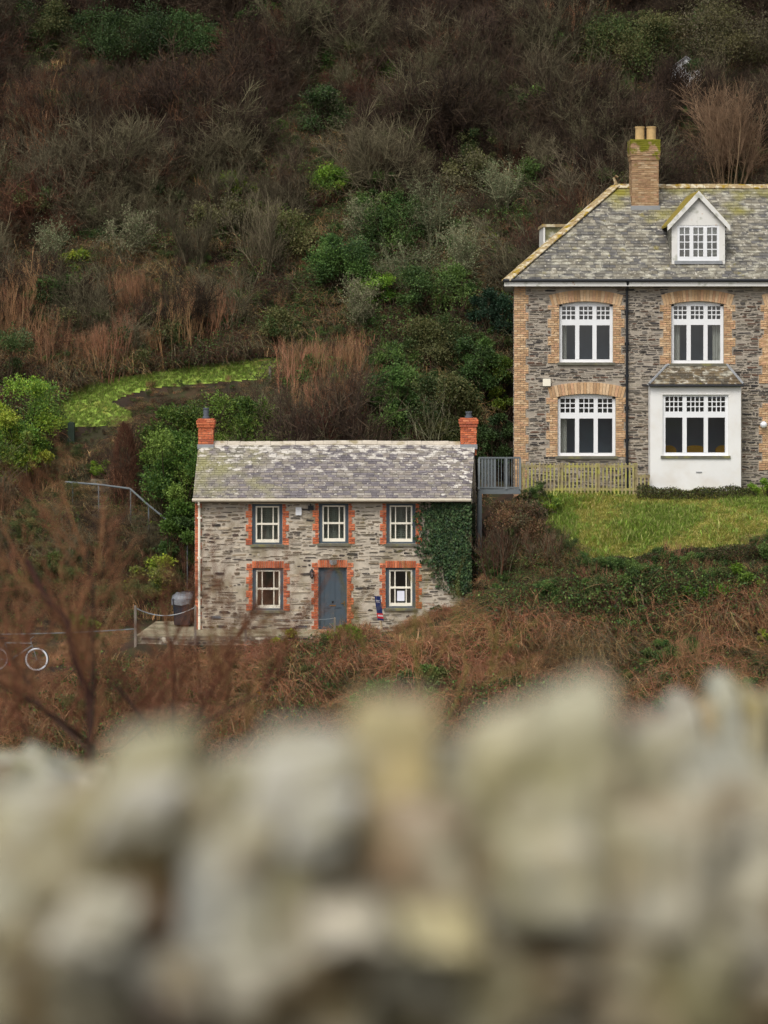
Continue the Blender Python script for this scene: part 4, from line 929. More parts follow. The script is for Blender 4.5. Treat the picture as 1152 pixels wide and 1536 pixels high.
def proto(name, tup, mat):
    V, fs, c = tup; me = mesh_np(name, V, fs if isinstance(fs, list) else [fs], c); me.materials.append(mat)
    return bpy.data.objects.new(name, me)      # not linked: only scattered from
PR = {}
def reg(key, lst, mat): PR[key] = [proto(key, x, mat) for x in lst]
reg('dark_twig', [flat(*g_twigs(10 + i, 2.2, 1.25, P_DARK, 9, 9, 10, r=.024, spread=.8, up=.25)) for i in range(3)], M['veg_twig'])
reg('red_twig', [flat(*g_twigs(20 + i, 2.0, 1.2, P_RED, 9, 9, 10, r=.022, spread=.8, up=.25)) for i in range(3)], M['veg_twig'])
reg('grey_twig', [flat(*g_twigs(30 + i, 2.3, 1.2, P_GREY, 9, 9, 10, r=.024, spread=.75, up=.3)) for i in range(3)], M['veg_twig'])
reg('russet_stem', [flat(*g_twigs(40 + i, 1.7, .8, P_RUS, 22, 5, 5, r=.014, up=.9, spread=.3, r0=.8, vertical=True)) for i in range(3)], M['veg_twig'])
reg('bramble', [g_bramble(50 + i, .9, .5, P_RUS * 2 + [(150, 96, 66), (164, 112, 80)], L_OLIVE + L_DARK, 70, 90, r=.008) for i in range(3)], M['veg_twig'])
reg('dull_bramble', [g_bramble(55 + i, .9, .55, P_DARK + P_RED + P_GREY, L_OLIVE + L_DARK, 75, 160, r=.009) for i in range(3)], M['veg_twig'])
reg('grey_bramble', [g_bramble(60 + i, .9, .5, P_STRAW + P_GREY, L_OLIVE, 70, 60, r=.007) for i in range(3)], M['veg_twig'])
reg('leaf_bramble', [g_bramble(70 + i, .9, .5, P_RED, L_DARK + L_MID, 45, 900, r=.007, leaf=.07) for i in range(3)], M['veg_leaf'])
reg('bracken', [g_tuft(80 + i, .8, .6, P_RUS + P_STRAW, 70, .016, .9) for i in range(3)], M['veg_twig'])
reg('straw', [g_tuft(90 + i, .5, .45, P_STRAW + [(180, 166, 120)], 90, .008, 1.0) for i in range(2)], M['grass'])
reg('green_bush', [g_leafy(100 + i, 1.7, 1.7, L_DARK + L_MID, 2600, .075, 9)[1] for i in range(3)], M['veg_leaf'])
reg('olive_bush', [g_leafy(110 + i, 1.8, 1.9, L_OLIVE + L_DARK, 2400, .06, 10)[1] for i in range(3)], M['veg_leaf'])
reg('fresh_herb', [g_leafy(120 + i, .8, .45, L_BRIGHT + L_MID, 700, .08, 7)[1] for i in range(2)], M['veg_leaf'])
reg('lawn_tuft', [g_tuft(130 + i, .1, .1, [(190, 184, 96), (160, 170, 76), (204, 190, 120), (134, 154, 64)], 26, .006, .8) for i in range(3)], M['grass'])
reg('bright_tuft', [g_tuft(140 + i, .16, .14, [(138, 166, 68), (118, 150, 58), (152, 170, 84), (154, 156, 92)], 30, .008, .8) for i in range(3)], M['grass'])

def scatter(name, pts, keys, idx, scl, label=None):
    """ONE uncountable mass: the points of a mesh carry the plants"""
    protos = [p for k in keys for p in PR[k]]
    pts = np.asarray(pts, np.float32); n = len(pts); rng = np.random.default_rng(len(name))
    me = bpy.data.meshes.new(name); me.vertices.add(n); me.vertices.foreach_set('co', pts.ravel())
    ro = np.zeros((n, 3), np.float32); ro[:, 2] = rng.uniform(0, 6.283, n); ro[:, :2] = rng.normal(size=(n, 2)) * .12
    a = me.attributes.new('rot', 'FLOAT_VECTOR', 'POINT'); a.data.foreach_set('vector', ro.ravel())
    a = me.attributes.new('scl', 'FLOAT', 'POINT'); a.data.foreach_set('value', np.asarray(scl, np.float32))
    a = me.attributes.new('idx', 'INT', 'POINT'); a.data.foreach_set('value', np.asarray(idx, np.int32))
    me.update(); o = bpy.data.objects.new(name, me); C.objects.link(o); o['kind'] = 'stuff'
    if label: o['label'] = label
    ng = bpy.data.node_groups.new(name + '_scatter', 'GeometryNodeTree'); ng.is_modifier = True
    ng.interface.new_socket('Geometry', in_out='INPUT', socket_type='NodeSocketGeometry'); ng.interface.new_socket('Geometry', in_out='OUTPUT', socket_type='NodeSocketGeometry')
    N = ng.nodes; L = ng.links; gi = N.new('NodeGroupInput'); go = N.new('NodeGroupOutput')
    jo = N.new('GeometryNodeJoinGeometry')
    def attr(nm, ty):
        x = N.new('GeometryNodeInputNamedAttribute'); x.data_type = ty; x.inputs['Name'].default_value = nm; return x.outputs['Attribute']
    rt = attr('rot', 'FLOAT_VECTOR'); sc = attr('scl', 'FLOAT'); ix = attr('idx', 'INT')
    for i, p in enumerate(protos):
        oi = N.new('GeometryNodeObjectInfo'); oi.inputs['Object'].default_value = p; oi.inputs['As Instance'].default_value = True
        cmp = N.new('FunctionNodeCompare'); cmp.data_type = 'INT'; cmp.operation = 'EQUAL'
        ins = [s for s in cmp.inputs if s.type == 'INT']; L.new(ix, ins[0]); ins[1].default_value = i
        ip = N.new('GeometryNodeInstanceOnPoints'); L.new(gi.outputs[0], ip.inputs['Points']); L.new(cmp.outputs[0], ip.inputs['Selection'])
        L.new(oi.outputs['Geometry'], ip.inputs['Instance']); L.new(rt, ip.inputs['Rotation']); L.new(sc, ip.inputs['Scale']); L.new(ip.outputs[0], jo.inputs[0])
    L.new(jo.outputs[0], go.inputs[0])
    md = o.modifiers.new('scatter', 'NODES'); md.node_group = ng
    return o

# where the trees and shrubs one can tell apart stand: photo column, foot row, top row, width
HS = [
 (482, 122, 64, 44, L_MID, 'rounded green shrub alone in the brown thicket near the top of the hill'),
 (583, 138, 92, 44, L_BRIGHT + L_MID, 'small yellow-green shrub high in the thicket, right of the rounded green one'),
 (480, 215, 128, 90, L_MID + L_DARK + P_GREY, 'dull green bush in the middle of the upper thicket, below the rounded green shrub'),
 (416, 212, 176, 34, L_MID, 'tiny green bush in the upper thicket, left of the dull green bush'),
 (360, 300, 258, 70, L_YEL + L_MID, 'yellow-green leafy patch of a shrub at the middle of the hillside'),
 (498, 300, 248, 74, L_MID + L_BRIGHT, 'mid-green shrub beside the pale lichened trees, at their left'),
 (590, 392, 300, 110, L_MID + L_DARK, 'green shrub in front of the pale lichened trees at mid slope'),
 (515, 456, 352, 120, L_MID + L_DARK, 'large green shrub at mid slope, below left of the pale lichened trees'),
 (560, 478, 405, 70, L_MID + L_BRIGHT, 'bright-leaved shrub under the large green shrub at mid slope'),
 (655, 482, 400, 130, L_DARK + L_MID, 'broad dark green shrub at mid slope, right of the large green one'),
 (728, 372, 342, 50, L_YEL, 'small yellow-flowered gorse bush high left of the stone house roof'),
 (738, 515, 432, 74, [(40, 66, 44), (48, 78, 52), (36, 58, 40)], 'blue-green dense bush against the left wall of the stone house'),
 (600, 575, 516, 92, L_DARK + L_MID, 'green bush on the slope above the cottage ridge, left of the ivy mass'),
 (592, 665, 540, 92, L_DARK + L_MID, 'green ivy-covered bush behind the middle of the cottage ridge'),
 (668, 690, 560, 120, L_DARK + L_OLIVE, 'big dark ivy mass behind the right chimney of the cottage'),
 (748, 655, 524, 62, L_YEL + L_MID, 'yellow-green bush in the gap between cottage and stone house'),
 (745, 720, 610, 70, L_DARK, 'dark bush behind the grey metal railing'),
 (716, 605, 505, 90, L_MID + L_DARK, 'leafy green bush on the slope between the ivy mass and the stone house'),
 (655, 560, 470, 110, L_DARK + L_OLIVE, 'dark rounded bush at mid slope under the broad green shrub'),
 (340, 372, 300, 110, L_OLIVE + P_GREY, 'wide olive-grey bush left of the centre of the hillside'),
 (430, 400, 318, 110, L_OLIVE + L_MID[:1], 'wide olive bush just left of the large green shrub'),
 (700, 300, 225, 90, L_OLIVE + P_GREY, 'dull olive bush high on the slope left of the stone house ridge'),
 (118, 420, 376, 66, L_BRIGHT + L_YEL, 'vivid lime-green shrub standing in the thicket at the left'),
 (418, 520, 466, 90, L_OLIVE + L_DARK, 'olive gorse bush with yellow flowers above the terrace end'),
 (180, 110, 5, 170, L_DARK + [(40, 60, 36)], 'dark evergreen tree at the top left of the hill'),
 (290, 100, 20, 110, L_DARK, 'dark evergreen bush at the top, right of the larger dark tree'),
 (60, 75, 5, 100, L_DARK + L_OLIVE, 'dark evergreen bush in the top left corner'),
 (950, 130, 20, 170, L_OLIVE + L_DARK, 'dark olive evergreen tree at the top right above the white gable'),
 (1085, 120, 0, 180, L_OLIVE + P_GREY, 'dusky olive tree in the top right corner'),
]
LT = [
 (652, 392, 270, 80, 'tallest pale lichened tree at the centre of the hillside'),
 (540, 385, 300, 80, 'pale lichened tree left of the tallest one'),
 (690, 442, 330, 110, 'pale lichened spreading tree right below the tallest one'),
 (612, 470, 360, 90, 'pale lichened tree low between the green shrubs'),
 (545, 505, 420, 70, 'pale lichened small tree above the russet stems'),
 (75, 412, 335, 80, 'silvery leafless shrub left of the lime-green shrub'),
 (190, 400, 318, 90, 'silvery leafless shrub right of the lime-green shrub'),
 (760, 330, 240, 90, 'grey leafless tree left above the ridge end of the stone house')]
LBU = [(290, 425, 320, 120, 'dense grey leafless bush at mid slope, left of centre'), (400, 430, 300, 130, 'grey leafless tree with slim pale trunks at the middle of the slope'), (330, 330, 250, 110, 'grey-brown leafless bush above the slim pale trunks')]
# ------------------------------------------------------------------ the wild growth on the slopes
def footprint(X, Y, m=.3):
    a = (X > -6.6 - m) & (X < 3.35 + m) & (Y > 79.3 - m) & (Y < 85.6 + m)        # cottage and its path
    b = (X > 4.3 - m) & (Y > 82.9 - m) & (Y < 92.3 + m)                          # house
    c = (X > -8.3) & (X < -1.9) & (Y > 77.9 - m * .3) & (Y < 82.4)                    # slab
    d = (X > 2.9) & (X < 4.6) & (Y > 81.3) & (Y < 86)                            # bridge
    return a | b | c | d
def lawn_any(X, Y): return lawn_mask(X, Y, 0)
rs = np.random.default_rng(3)
def ellip(a, b, cx, cy, rx, ry): return np.exp(-(((a - cx) / rx) ** 2 + ((b - cy) / ry) ** 2))
def nz(X, Y, s, ph): return .5 + .25 * (np.sin(X * s + ph + 1.3 * np.sin(Y * s * .8 + ph)) + np.sin(Y * s * 1.1 - ph * 2 + np.sin(X * s * .7)))
# hillside behind
n = 7800
X = rs.uniform(-22, 22, n); Y = rs.uniform(82.3, 124, n)
Z = T(X, Y); a, b = proj(X, Y, Z)
keep = ~footprint(X, Y, .5) & ~terrace_mask(X, Y, Z) & ~lawn_any(X, Y) & ~((X > 3.5) & (Y < 94)) & (a > -60) & (a < 1215)
# keep the ground in front of the terrace low, so the grass shows
front = np.any([inpoly(a, b - dy, TP) for dy in range(0, 96, 6)], 0) | inpoly(a, b, [(30, 636), (210, 600), (215, 690), (30, 690)])
steps = inpoly(a, b, [(132, 690), (176, 690), (180, 790), (128, 790)])
X, Y, Z, a, b, front, steps = (q[keep] for q in (X, Y, Z, a, b, front, steps)); n = len(X)
bt = b - 45       # where the crown of a plant rooted here shows
W = {
 'dark_twig': .5 + 1.9 * np.clip((330 - bt) / 150, 0, 1) + .5 * (a > 560) * (bt < 400),
 'red_twig': .3 + 1.3 * ellip(a, bt, 60, 250, 220, 130) + .7 * ellip(a, bt, 300, 180, 300, 120) + .9 * ellip(a, bt, 760, 90, 200, 80),
 'grey_twig': .3 + 3.2 * ellip(a, bt, 250, 340, 300, 80) + 1.2 * ellip(a, bt, 620, 230, 180, 130) + .5 * ellip(a, bt, 860, 250, 150, 100),
 'russet_stem': .05 + 5 * ellip(a, bt, 190, 490, 260, 60) + 4 * ellip(a, bt, 500, 575, 60, 70) + .6 * ellip(a, bt, 60, 240, 150, 80) + 2.0 * ellip(a, bt, 150, 700, 160, 60),
 'dull_bramble': .1 + 2.2 * ellip(a, bt, 320, 510, 120, 40) + 1.5 * ellip(a, bt, 620, 480, 80, 40) + .9 * (bt > 700) * (a < 300),
 'grey_bramble': .1 + 2.2 * (bt > 680) * (a < 300),
 'leaf_bramble': .3 + 1.8 * ellip(a, bt, 620, 420, 150, 130) + 1.4 * ellip(a, bt, 680, 600, 100, 80) + 1.5 * (bt > 760) * (a < 300),
 'green_bush': .16 + 3.2 * ellip(a, bt, 610, 400, 170, 130) + 1.4 * ellip(a, bt, 660, 590, 110, 90) + .5 * ellip(a, bt, 520, 160, 120, 80) + .5 * ellip(a, bt, 150, 40, 130, 50),
 'olive_bush': .4 + 2.8 * ellip(a, bt, 420, 360, 280, 90) + .8 * ellip(a, bt, 700, 180, 220, 120) + 1.2 * ellip(a, bt, 1000, 60, 180, 70) + 1.8 * (bt > 700) * (a < 300) + .6 * ellip(a, bt, 700, 560, 100, 100),
 'bracken': .05 + 1.5 * ellip(a, bt, 200, 520, 260, 40) + 1.0 * (bt > 640) * (a < 260),
}
keys = list(W); Wm = np.stack([W[k] for k in keys], 1) * (.25 + np.stack([nz(X, Y, .55 + .07 * i, i * 1.9) for i in range(len(keys))], 1) ** 2 * 2)
Wm /= Wm.sum(1, keepdims=True); ch = (Wm.cumsum(1) > rs.uniform(size=(n, 1))).argmax(1)
size = rs.uniform(.55, 1.1, n) * (.6 + .8 * nz(X, Y, 1.15, 4.0)) * np.interp(b, [0, 330, 420], [1.2, 1.2, 1.15]); size = np.where(front, np.minimum(size, .16), size); size = np.where(steps, .25, size)
clr = np.zeros(n, bool)
for e in [h[:4] for h in HS] + [h[:4] for h in LT] + [h[:4] for h in LBU] + [(1092, 306, 140, 118), (1030, 210, 97, 50), (30, 672, 565, 100), (36, 715, 624, 80), (10, 605, 490, 80)]:
    clr |= (np.abs(a - e[0]) < e[3] * .6 + 14) & (b > e[1] - .35 * (e[1] - e[2])) & (b < e[1] + 75)
ch = np.where(clr & (rs.uniform(size=n) < .75), rs.choice([keys.index('leaf_bramble'), keys.index('dull_bramble'), keys.index('olive_bush'), keys.index('green_bush')], n, p=[.5, .25, .15, .1]), ch)
size = np.where(clr, np.minimum(size * .8, .5), size)
low = (b > 640) & (a < 300); size = np.where(low, size * .62, size)
near = (Y < 88) & (a > 285) & (a < 720); size = np.where(near, size * .9, size)
GR = {'bare_thicket': ['dark_twig', 'red_twig', 'grey_twig'], 'dead_bracken': ['russet_stem', 'bracken'], 'bramble_thicket': ['dull_bramble', 'grey_bramble', 'leaf_bramble'], 'evergreen_undergrowth': ['green_bush', 'olive_bush']}
LB = {'bare_thicket': 'leafless brown and grey thicket covering the steep hillside', 'dead_bracken': 'russet dead bracken and upright stems on the slope', 'bramble_thicket': 'tangled winter brambles over the slope', 'evergreen_undergrowth': 'dark and olive evergreen undergrowth among the bare thicket'}
for nm, ks in GR.items():
    sel = np.isin(ch, [keys.index(k) for k in ks]); off = {}; o_ = 0
    for k in ks: off[keys.index(k)] = (o_, len(PR[k])); o_ += len(PR[k])
    cs = ch[sel]; ii = np.array([off[c][0] + rs.integers(0, off[c][1]) for c in cs])
    scatter(nm, np.stack([X, Y, Z], 1)[sel], ks, ii, size[sel], LB[nm])

# a knee-high layer under and between the shrubs, so that no bare earth is left
X = np.concatenate([rs.uniform(-22, 22, 9500), rs.uniform(-14, -2.5, 1100)]); Y = np.concatenate([rs.uniform(82.3, 124, 9500), rs.uniform(88.5, 94.6, 1100)]); n = len(X); Z = T(X, Y); a, b = proj(X, Y, Z)
k = (rs.uniform(size=n) < np.interp(b, [150, 380], [.35, 1])) & ~footprint(X, Y, .4) & ~lawn_any(X, Y) & ~((X > 3.5) & (Y < 94)) & (a > -60) & (a < 1215) & ~inpoly(a, b, [(130, 696), (176, 696), (180, 800), (126, 800)])
k = k & ~terrace_mask(X, Y, Z)
X, Y, Z, a, b = (q[k] for q in (X, Y, Z, a, b)); n = len(X)
W = {'dull_bramble': .7 + .6 * ellip(a, b, 100, 260, 220, 120) + .8 * ellip(a, b, 300, 520, 140, 40) + .8 * ellip(a, b, 500, 600, 70, 70) + .1 * (b > 640), 'grey_bramble': .7 + 1.3 * (b > 640) * (a < 300), 'leaf_bramble': .35 + 1.5 * ellip(a, b, 600, 420, 200, 130) + .8 * ellip(a, b, 400, 370, 300, 70) + 1.0 * ellip(a, b, 690, 600, 110, 90) + .5 * ellip(a, b, 600, 180, 250, 130), 'bracken': .25 + .9 * ellip(a, b, 200, 530, 260, 50) + .6 * (b > 640) * (a < 300), 'olive_bush': .12 + .6 * ellip(a, b, 420, 370, 300, 80) + .9 * (b > 640) * (a < 300), 'green_bush': .05 + .7 * ellip(a, b, 620, 430, 180, 120) + .6 * ellip(a, b, 690, 600, 100, 80)}
keys = list(W); Wm = np.stack([W[q] for q in keys], 1) * (.2 + np.stack([nz(X, Y, .8 + .09 * i, i * 3.1 + 1) for i in range(len(keys))], 1) ** 2 * 2); Wm /= Wm.sum(1, keepdims=True); ch = (Wm.cumsum(1) > rs.uniform(size=(n, 1))).argmax(1)
fr_ = np.any([inpoly(a, b - dy, TP) for dy in range(0, 60, 6)], 0); size = rs.uniform(.65, 1.15, n) * np.where(ch >= 4, .5, 1); size = np.where(fr_, size * .42, size); size = np.where(np.any([inpoly(a, b - dy, TP) for dy in (6, 12, 18, 24)], 0), np.minimum(size, .15), size); size = np.where(np.any([inpoly(a + dx, b + 4, TP) for dx in (-8, 0, 8)], 0), np.minimum(size, .3), size); size = np.where((b > 640) & (a < 300), size * .8, size)
scatter('scrub_undergrowth', np.stack([X, Y, Z], 1), keys, ch * 3 + rs.integers(0, 3, n), size, 'knee-high tangle of bramble, ivy and dead fern between the shrubs of the hillside')

# the brown bank below the houses
n = 6800
X = rs.uniform(-14, 15.5, n); Y = rs.uniform(70, 82.9, n); Z = T(X, Y); a, b = proj(X, Y, Z)
keep = ~footprint(X, Y, .12) & ~lawn_mask(X, Y + .12, Z) & ~lawn_mask(X, Y, Z) & (b < 1240) & ~((a < 195) & (Y > 76.95) & (Y < 77.9)) & ~((a < 90) & (Y > 76.4) & (Y < 77.9)) & (Y < np.where((a > 716) & (a < 880), 82.8, np.where(a >= 880, 79.2, np.where(a < 195, 82.5, 79.6)))) & ~((np.abs(a - 570) < 22) & (Y > 77.2)) & ~((np.abs(a - 572) < 30) & (Y > 76.4) & (Y <= 77.2) & (rs.uniform(size=n) < .7)) & ~((a < 400) & (a > 190) & (Y > 77.8)) & ~((a < 540) & (a > 390) & (Y > 78.4))
X, Y, Z, a, b = (q[keep] for q in (X, Y, Z, a, b)); n = len(X)
gx = ellip(a, b, 980, 860, 190, 45)
hed = ((a > 740) & (b < np.interp(a, [740, 850, 1152], [922, 925, 905]))).astype(float)
W = {
 'bramble': 1.3 + .8 * (a < 560) + .8 * ellip(a, b, 620, 980, 150, 60) - 1.2 * hed,
 'grey_bramble': .9 + 1.0 * ellip(a, b, 840, 930, 140, 70) + .8 * ellip(a, b, 1080, 980, 140, 60),
 'leaf_bramble': .42 + 3.2 * hed + .8 * ellip(a, b, 1000, 1020, 60, 50),
 'bracken': .5 + .6 * (a < 700) - .4 * hed,
 'russet_stem': .16 + .4 * ellip(a, b, 1080, 1000, 120, 60),
 'straw': .45 + 1.2 * ellip(a, b, 870, 890, 60, 25),
 'green_bush': .05 + 1.3 * hed + .5 * ellip(a, b, 985, 1010, 50, 40), 'olive_bush': .16 + .8 * hed,
 'fresh_herb': .06 + .35 * hed,
}
keys = list(W); Wm = np.stack([np.clip(W[k], .005, 9) for k in keys], 1) * (.3 + np.stack([nz(X, Y, .9 + .1 * i, i * 2.3) for i in range(len(keys))], 1) ** 2 * 2)
Wm /= Wm.sum(1, keepdims=True); ch = (Wm.cumsum(1) > rs.uniform(size=(n, 1))).argmax(1)
size = rs.uniform(.5, 1.0, n) * np.where(ch == keys.index('green_bush'), .6, 1) * np.where(ch == keys.index('olive_bush'), .55, 1) * np.where(ch == keys.index('russet_stem'), .5, 1)
size = size * (.55 + .95 * nz(X, Y, 1.9, 1.3)) * np.where(hed > 0, 1.15, 1); edge = (Y > 77.3) & (a < 760); size = np.where(edge, size * np.interp(a, [200, 360, 400, 560, 600], [.35, .45, 1.05, 1.0, .6]), size); size = np.where((a >= 760) & (Y > 78.3), size * .6, size)
GR2 = {'bramble_bank': ['bramble', 'grey_bramble', 'leaf_bramble'], 'bracken_bank': ['bracken', 'russet_stem', 'straw'], 'green_ground_cover': ['green_bush', 'olive_bush', 'fresh_herb']}
LB2 = {'bramble_bank': 'red-brown bramble tangle on the bank below the cottage', 'bracken_bank': 'dead bracken and straw among the brambles of the bank', 'green_ground_cover': 'low green plants among the brambles of the bank'}
for nm, ks in GR2.items():
    sel = np.isin(ch, [keys.index(k) for k in ks]); off = {}; o_ = 0
    for k in ks: off[keys.index(k)] = (o_, len(PR[k])); o_ += len(PR[k])
    cs = ch[sel]; ii = np.array([off[c][0] + rs.integers(0, off[c][1]) for c in cs])
    scatter(nm, np.stack([X, Y, Z], 1)[sel], ks, ii, size[sel], LB2[nm])
# grass
n = 30000; X = rs.uniform(4.9, 16, n); Y = rs.uniform(78.8, 83.9, n); k = lawn_mask(X, Y, 0) & ~((X > 8.9) & (X < 12.3) & (Y > 83.2)); X = X[k]; Y = Y[k]
scatter('lawn_grass', np.stack([X, Y, T(X, Y) + .02], 1), ['lawn_tuft', 'bright_tuft'], rs.integers(0, 3, len(X)) + 3 * (rs.uniform(size=len(X)) < np.clip((nz(X, Y, 1.4, 2.2) - .45) * 1.6 + .5 * (Y > 83.3) + .6 * (X < 6.3), .04, .9)), rs.uniform(.6, 1.4, len(X)) * (1 + .6 * (nz(X, Y, 1.7, 2) > .7)), 'short yellow-green grass of the lawn')
n = 26000; X = rs.uniform(-14, -2.5, n); Y = rs.uniform(90, 97, n); Z = T(X, Y); k = terrace_mask(X, Y, Z); X, Y, Z = X[k], Y[k], Z[k]
scatter('terrace_grass', np.stack([X, Y, Z + .02], 1), ['bright_tuft'], rs.integers(0, 3, len(X)), rs.uniform(.35, .8, len(X)), 'bright green grass of the terrace path')

# ------------------------------------------------------------------ trees and shrubs one can tell apart
def base_at(px, py, Y=None):
    if Y is None: return hit(px, py)
    x = float(wx(px, Y)); return x, Y, float(T(x, Y))
_seed = [1000]
def leafy(name, label, cat, px, pyb, pyt, pw, pal, n=5000, leaf=.07, lobes=12, Y=None, group=None, flatv=.8, base=.1):
    x, y, z = base_at(px, pyb, Y); H = z_top = (HY - pyt) * y / F - z; Wd = pw * y / F; _seed[0] += 1
    t = Thing(name, label, cat, (x, y, z), group)
    st, lv = g_leafy(_seed[0], Wd, max(H, .3) * 1.05, pal, n, leaf, lobes, flat=flatv, base=base)
    t.mesh('stem', st[0] + t.base, st[1], st[2], M['veg_twig']); t.mesh('foliage', lv[0] + t.base, [lv[1]], lv[2], M['veg_leaf'])
    return t
def bare(name, label, cat, px, pyb, pyt, pw, pal, Y=None, group=None, parts=('trunk', 'crown'), **kw):
    x, y, z = base_at(px, pyb, Y); H = (HY - pyt) * y / F - z; Wd = pw * y / F; _seed[0] += 1
    t = Thing(name, label, cat, (x, y, z), group)
    st, cr = g_twigs(_seed[0], H * .92, Wd / 2 * .85, pal, **kw)
    t.mesh(parts[0], st[0] + t.base, [st[1]], st[2], M['veg_twig']); t.mesh(parts[1], cr[0] + t.base, cr[1], cr[2], M['veg_twig'])
    return t
L1 = [(70, 98, 38), (88, 118, 44), (56, 82, 36), (112, 138, 54), (138, 156, 72)]
# evergreens behind the cottage's left end
leafy('evergreen_shrub', 'tall glossy evergreen shrub directly behind the left end of the cottage roof', 'shrub', 262, 800, 640, 140, L1, 20000, .09, 26, Y=85.2)
leafy('evergreen_shrub', 'broad evergreen shrub behind the cottage roof, just left of its left chimney', 'shrub', 250, 745, 604, 130, L1, 18000, .09, 24, Y=87.2)
leafy('evergreen_shrub', 'broad evergreen shrub above the cottage roof, just right of its left chimney', 'shrub', 372, 735, 592, 140, L1, 20000, .09, 26, Y=87.8)
leafy('evergreen_shrub', 'dark green shrub filling the corner between handrail and cottage gable', 'shrub', 272, 900, 760, 70, L_DARK + L1[:2], 9000, .085, 14, Y=83.6)
leafy('yellow_green_shrub', 'yellow-green leafy shrub at the left edge of the photo beside the grass terrace', 'shrub', 30, 672, 565, 130, L_YEL + L_BRIGHT + L_MID, 15000, .08, 22, Y=88.9)
leafy('yellow_green_shrub', 'smaller bright yellow-green shrub below the grass terrace at the left', 'shrub', 36, 715, 624, 90, L_BRIGHT + L_YEL + L_MID, 10000, .08, 16, Y=87.6)
leafy('dusky_shrub', 'grey-green shrub at the left edge above the yellow-green one', 'shrub', 10, 605, 490, 90, L_OLIVE + L_GREY[1:2] + L_DARK, 6000, .07, 12)
# the clipped brown cone
def cone_shrub():
    x, y, z = base_at(187, 738, 86.9); rng = np.random.default_rng(77); H = (HY - 628) * y / F - z; t = Thing('conical_shrub', 'upright brown conical shrub beside the garden steps', 'shrub', (x, y, z))
    n = 2600; h = rng.uniform(0, 1, n); a = rng.uniform(0, 6.283, n); prof = .58 * np.sin(np.pi * np.clip(.2 + h * .8, 0, 1)) ** .6; r = prof * rng.uniform(.55, 1.05, n)
    p0 = np.stack([np.cos(a) * r * .8, np.sin(a) * r * .8, h * H * .93], 1); d = norm(np.stack([np.cos(a) * .5, np.sin(a) * .5, np.full(n, 1.1)], 1) + rng.normal(size=(n, 3)) * .35)
    k = 3; P = np.stack([p0 + d * s_ * rng.uniform(.12, .28, (n, 1)) for s_ in (0, .5, 1)], 1)
    tw = tubes(P, taper(n, k, .007, .003), palcols(rng, [(104, 74, 54), (118, 86, 62), (88, 64, 48)], n)); t.mesh('foliage', tw[0] + t.base, [tw[1]], tw[2], M['veg_twig'])
    m_ = tubes(np.stack([np.zeros((6, 3)) + [0, 0, -.1], np.stack([.2 * np.cos(np.arange(6)), .2 * np.sin(np.arange(6)), np.full(6, H * .7)], 1)], 1), taper(6, 2, .03, .01), palcols(rng, P_DARK, 6), 5); t.mesh('stem', m_[0] + t.base, [m_[1]], m_[2], M['veg_twig'])
cone_shrub()
# green shrubs scattered over the hill: (px, base, top, width, palette, label)
for px, pb, pt, pw, pal, lb in HS:
    leafy('evergreen_tree' if 'tree at' in lb or 'tree in' in lb else 'hill_shrub', lb, 'tree' if 'tree' in lb and 'trees' not in lb else 'shrub', px, pb, pt, pw, pal, int(1500 + pw * (pb - pt) * .95), .085, 10 + pw // 6)
# leafless trees
bare('bare_tree', 'pale leafless many-stemmed tree behind the house roof, right of the buff chimney', 'tree', 1092, 306, 140, 118, [(150, 126, 96), (164, 140, 108), (138, 114, 86)], mains=16, sub=12, tw=11, r=.03, up=.5, spread=.55, r0=.35, thin=.8)
for px, pb, pt, pw, lb in LT:
    x, y, z = hit(px, pb); _seed[0] += 1
    t = Thing('lichened_tree', lb, 'tree', (x, y, z)); H = (HY - pt) * y / F - z; Wd = pw * y / F
    st, cr = g_twigs(_seed[0], H * .92, Wd * .42, P_PALE + P_GREY[:1], mains=8, sub=9, tw=8, r=.022, up=.3, spread=.8)
    t.mesh('trunk', st[0] + t.base, [st[1]], st[2], M['veg_twig'])
    rg = np.random.default_rng(_seed[0]); q = cr[0][rg.integers(0, len(cr[0]), 2600)] + rg.normal(size=(2600, 3)) * .07
    lv = leaves(q, rg.normal(size=(2600, 3)), .06, .04, palcols(rg, L_GREY + P_PALE, 2600), rg); mm = merge([(cr[0], f_, cr[2]) if i == 0 else (np.zeros((0, 3)), f_, np.zeros((0, 3))) for i, f_ in enumerate(cr[1][:1])] + [lv])
    t.mesh('crown', mm[0] + t.base, mm[1], mm[2], M['veg_twig'])
for px, pb, pt, pw, lb in LBU:
    bare('leafless_bush', lb, 'bush', px, pb, pt, pw, P_GREY, mains=12, sub=10, tw=9, r=.026, up=.6, spread=.5)
bare('leafless_bush', 'pale branching shrub on the ivy above the cottage ridge', 'bush', 655, 690, 585, 90, P_PALE, Y=88.2, mains=6, sub=6, tw=5, r=.022, up=.2, spread=.6)

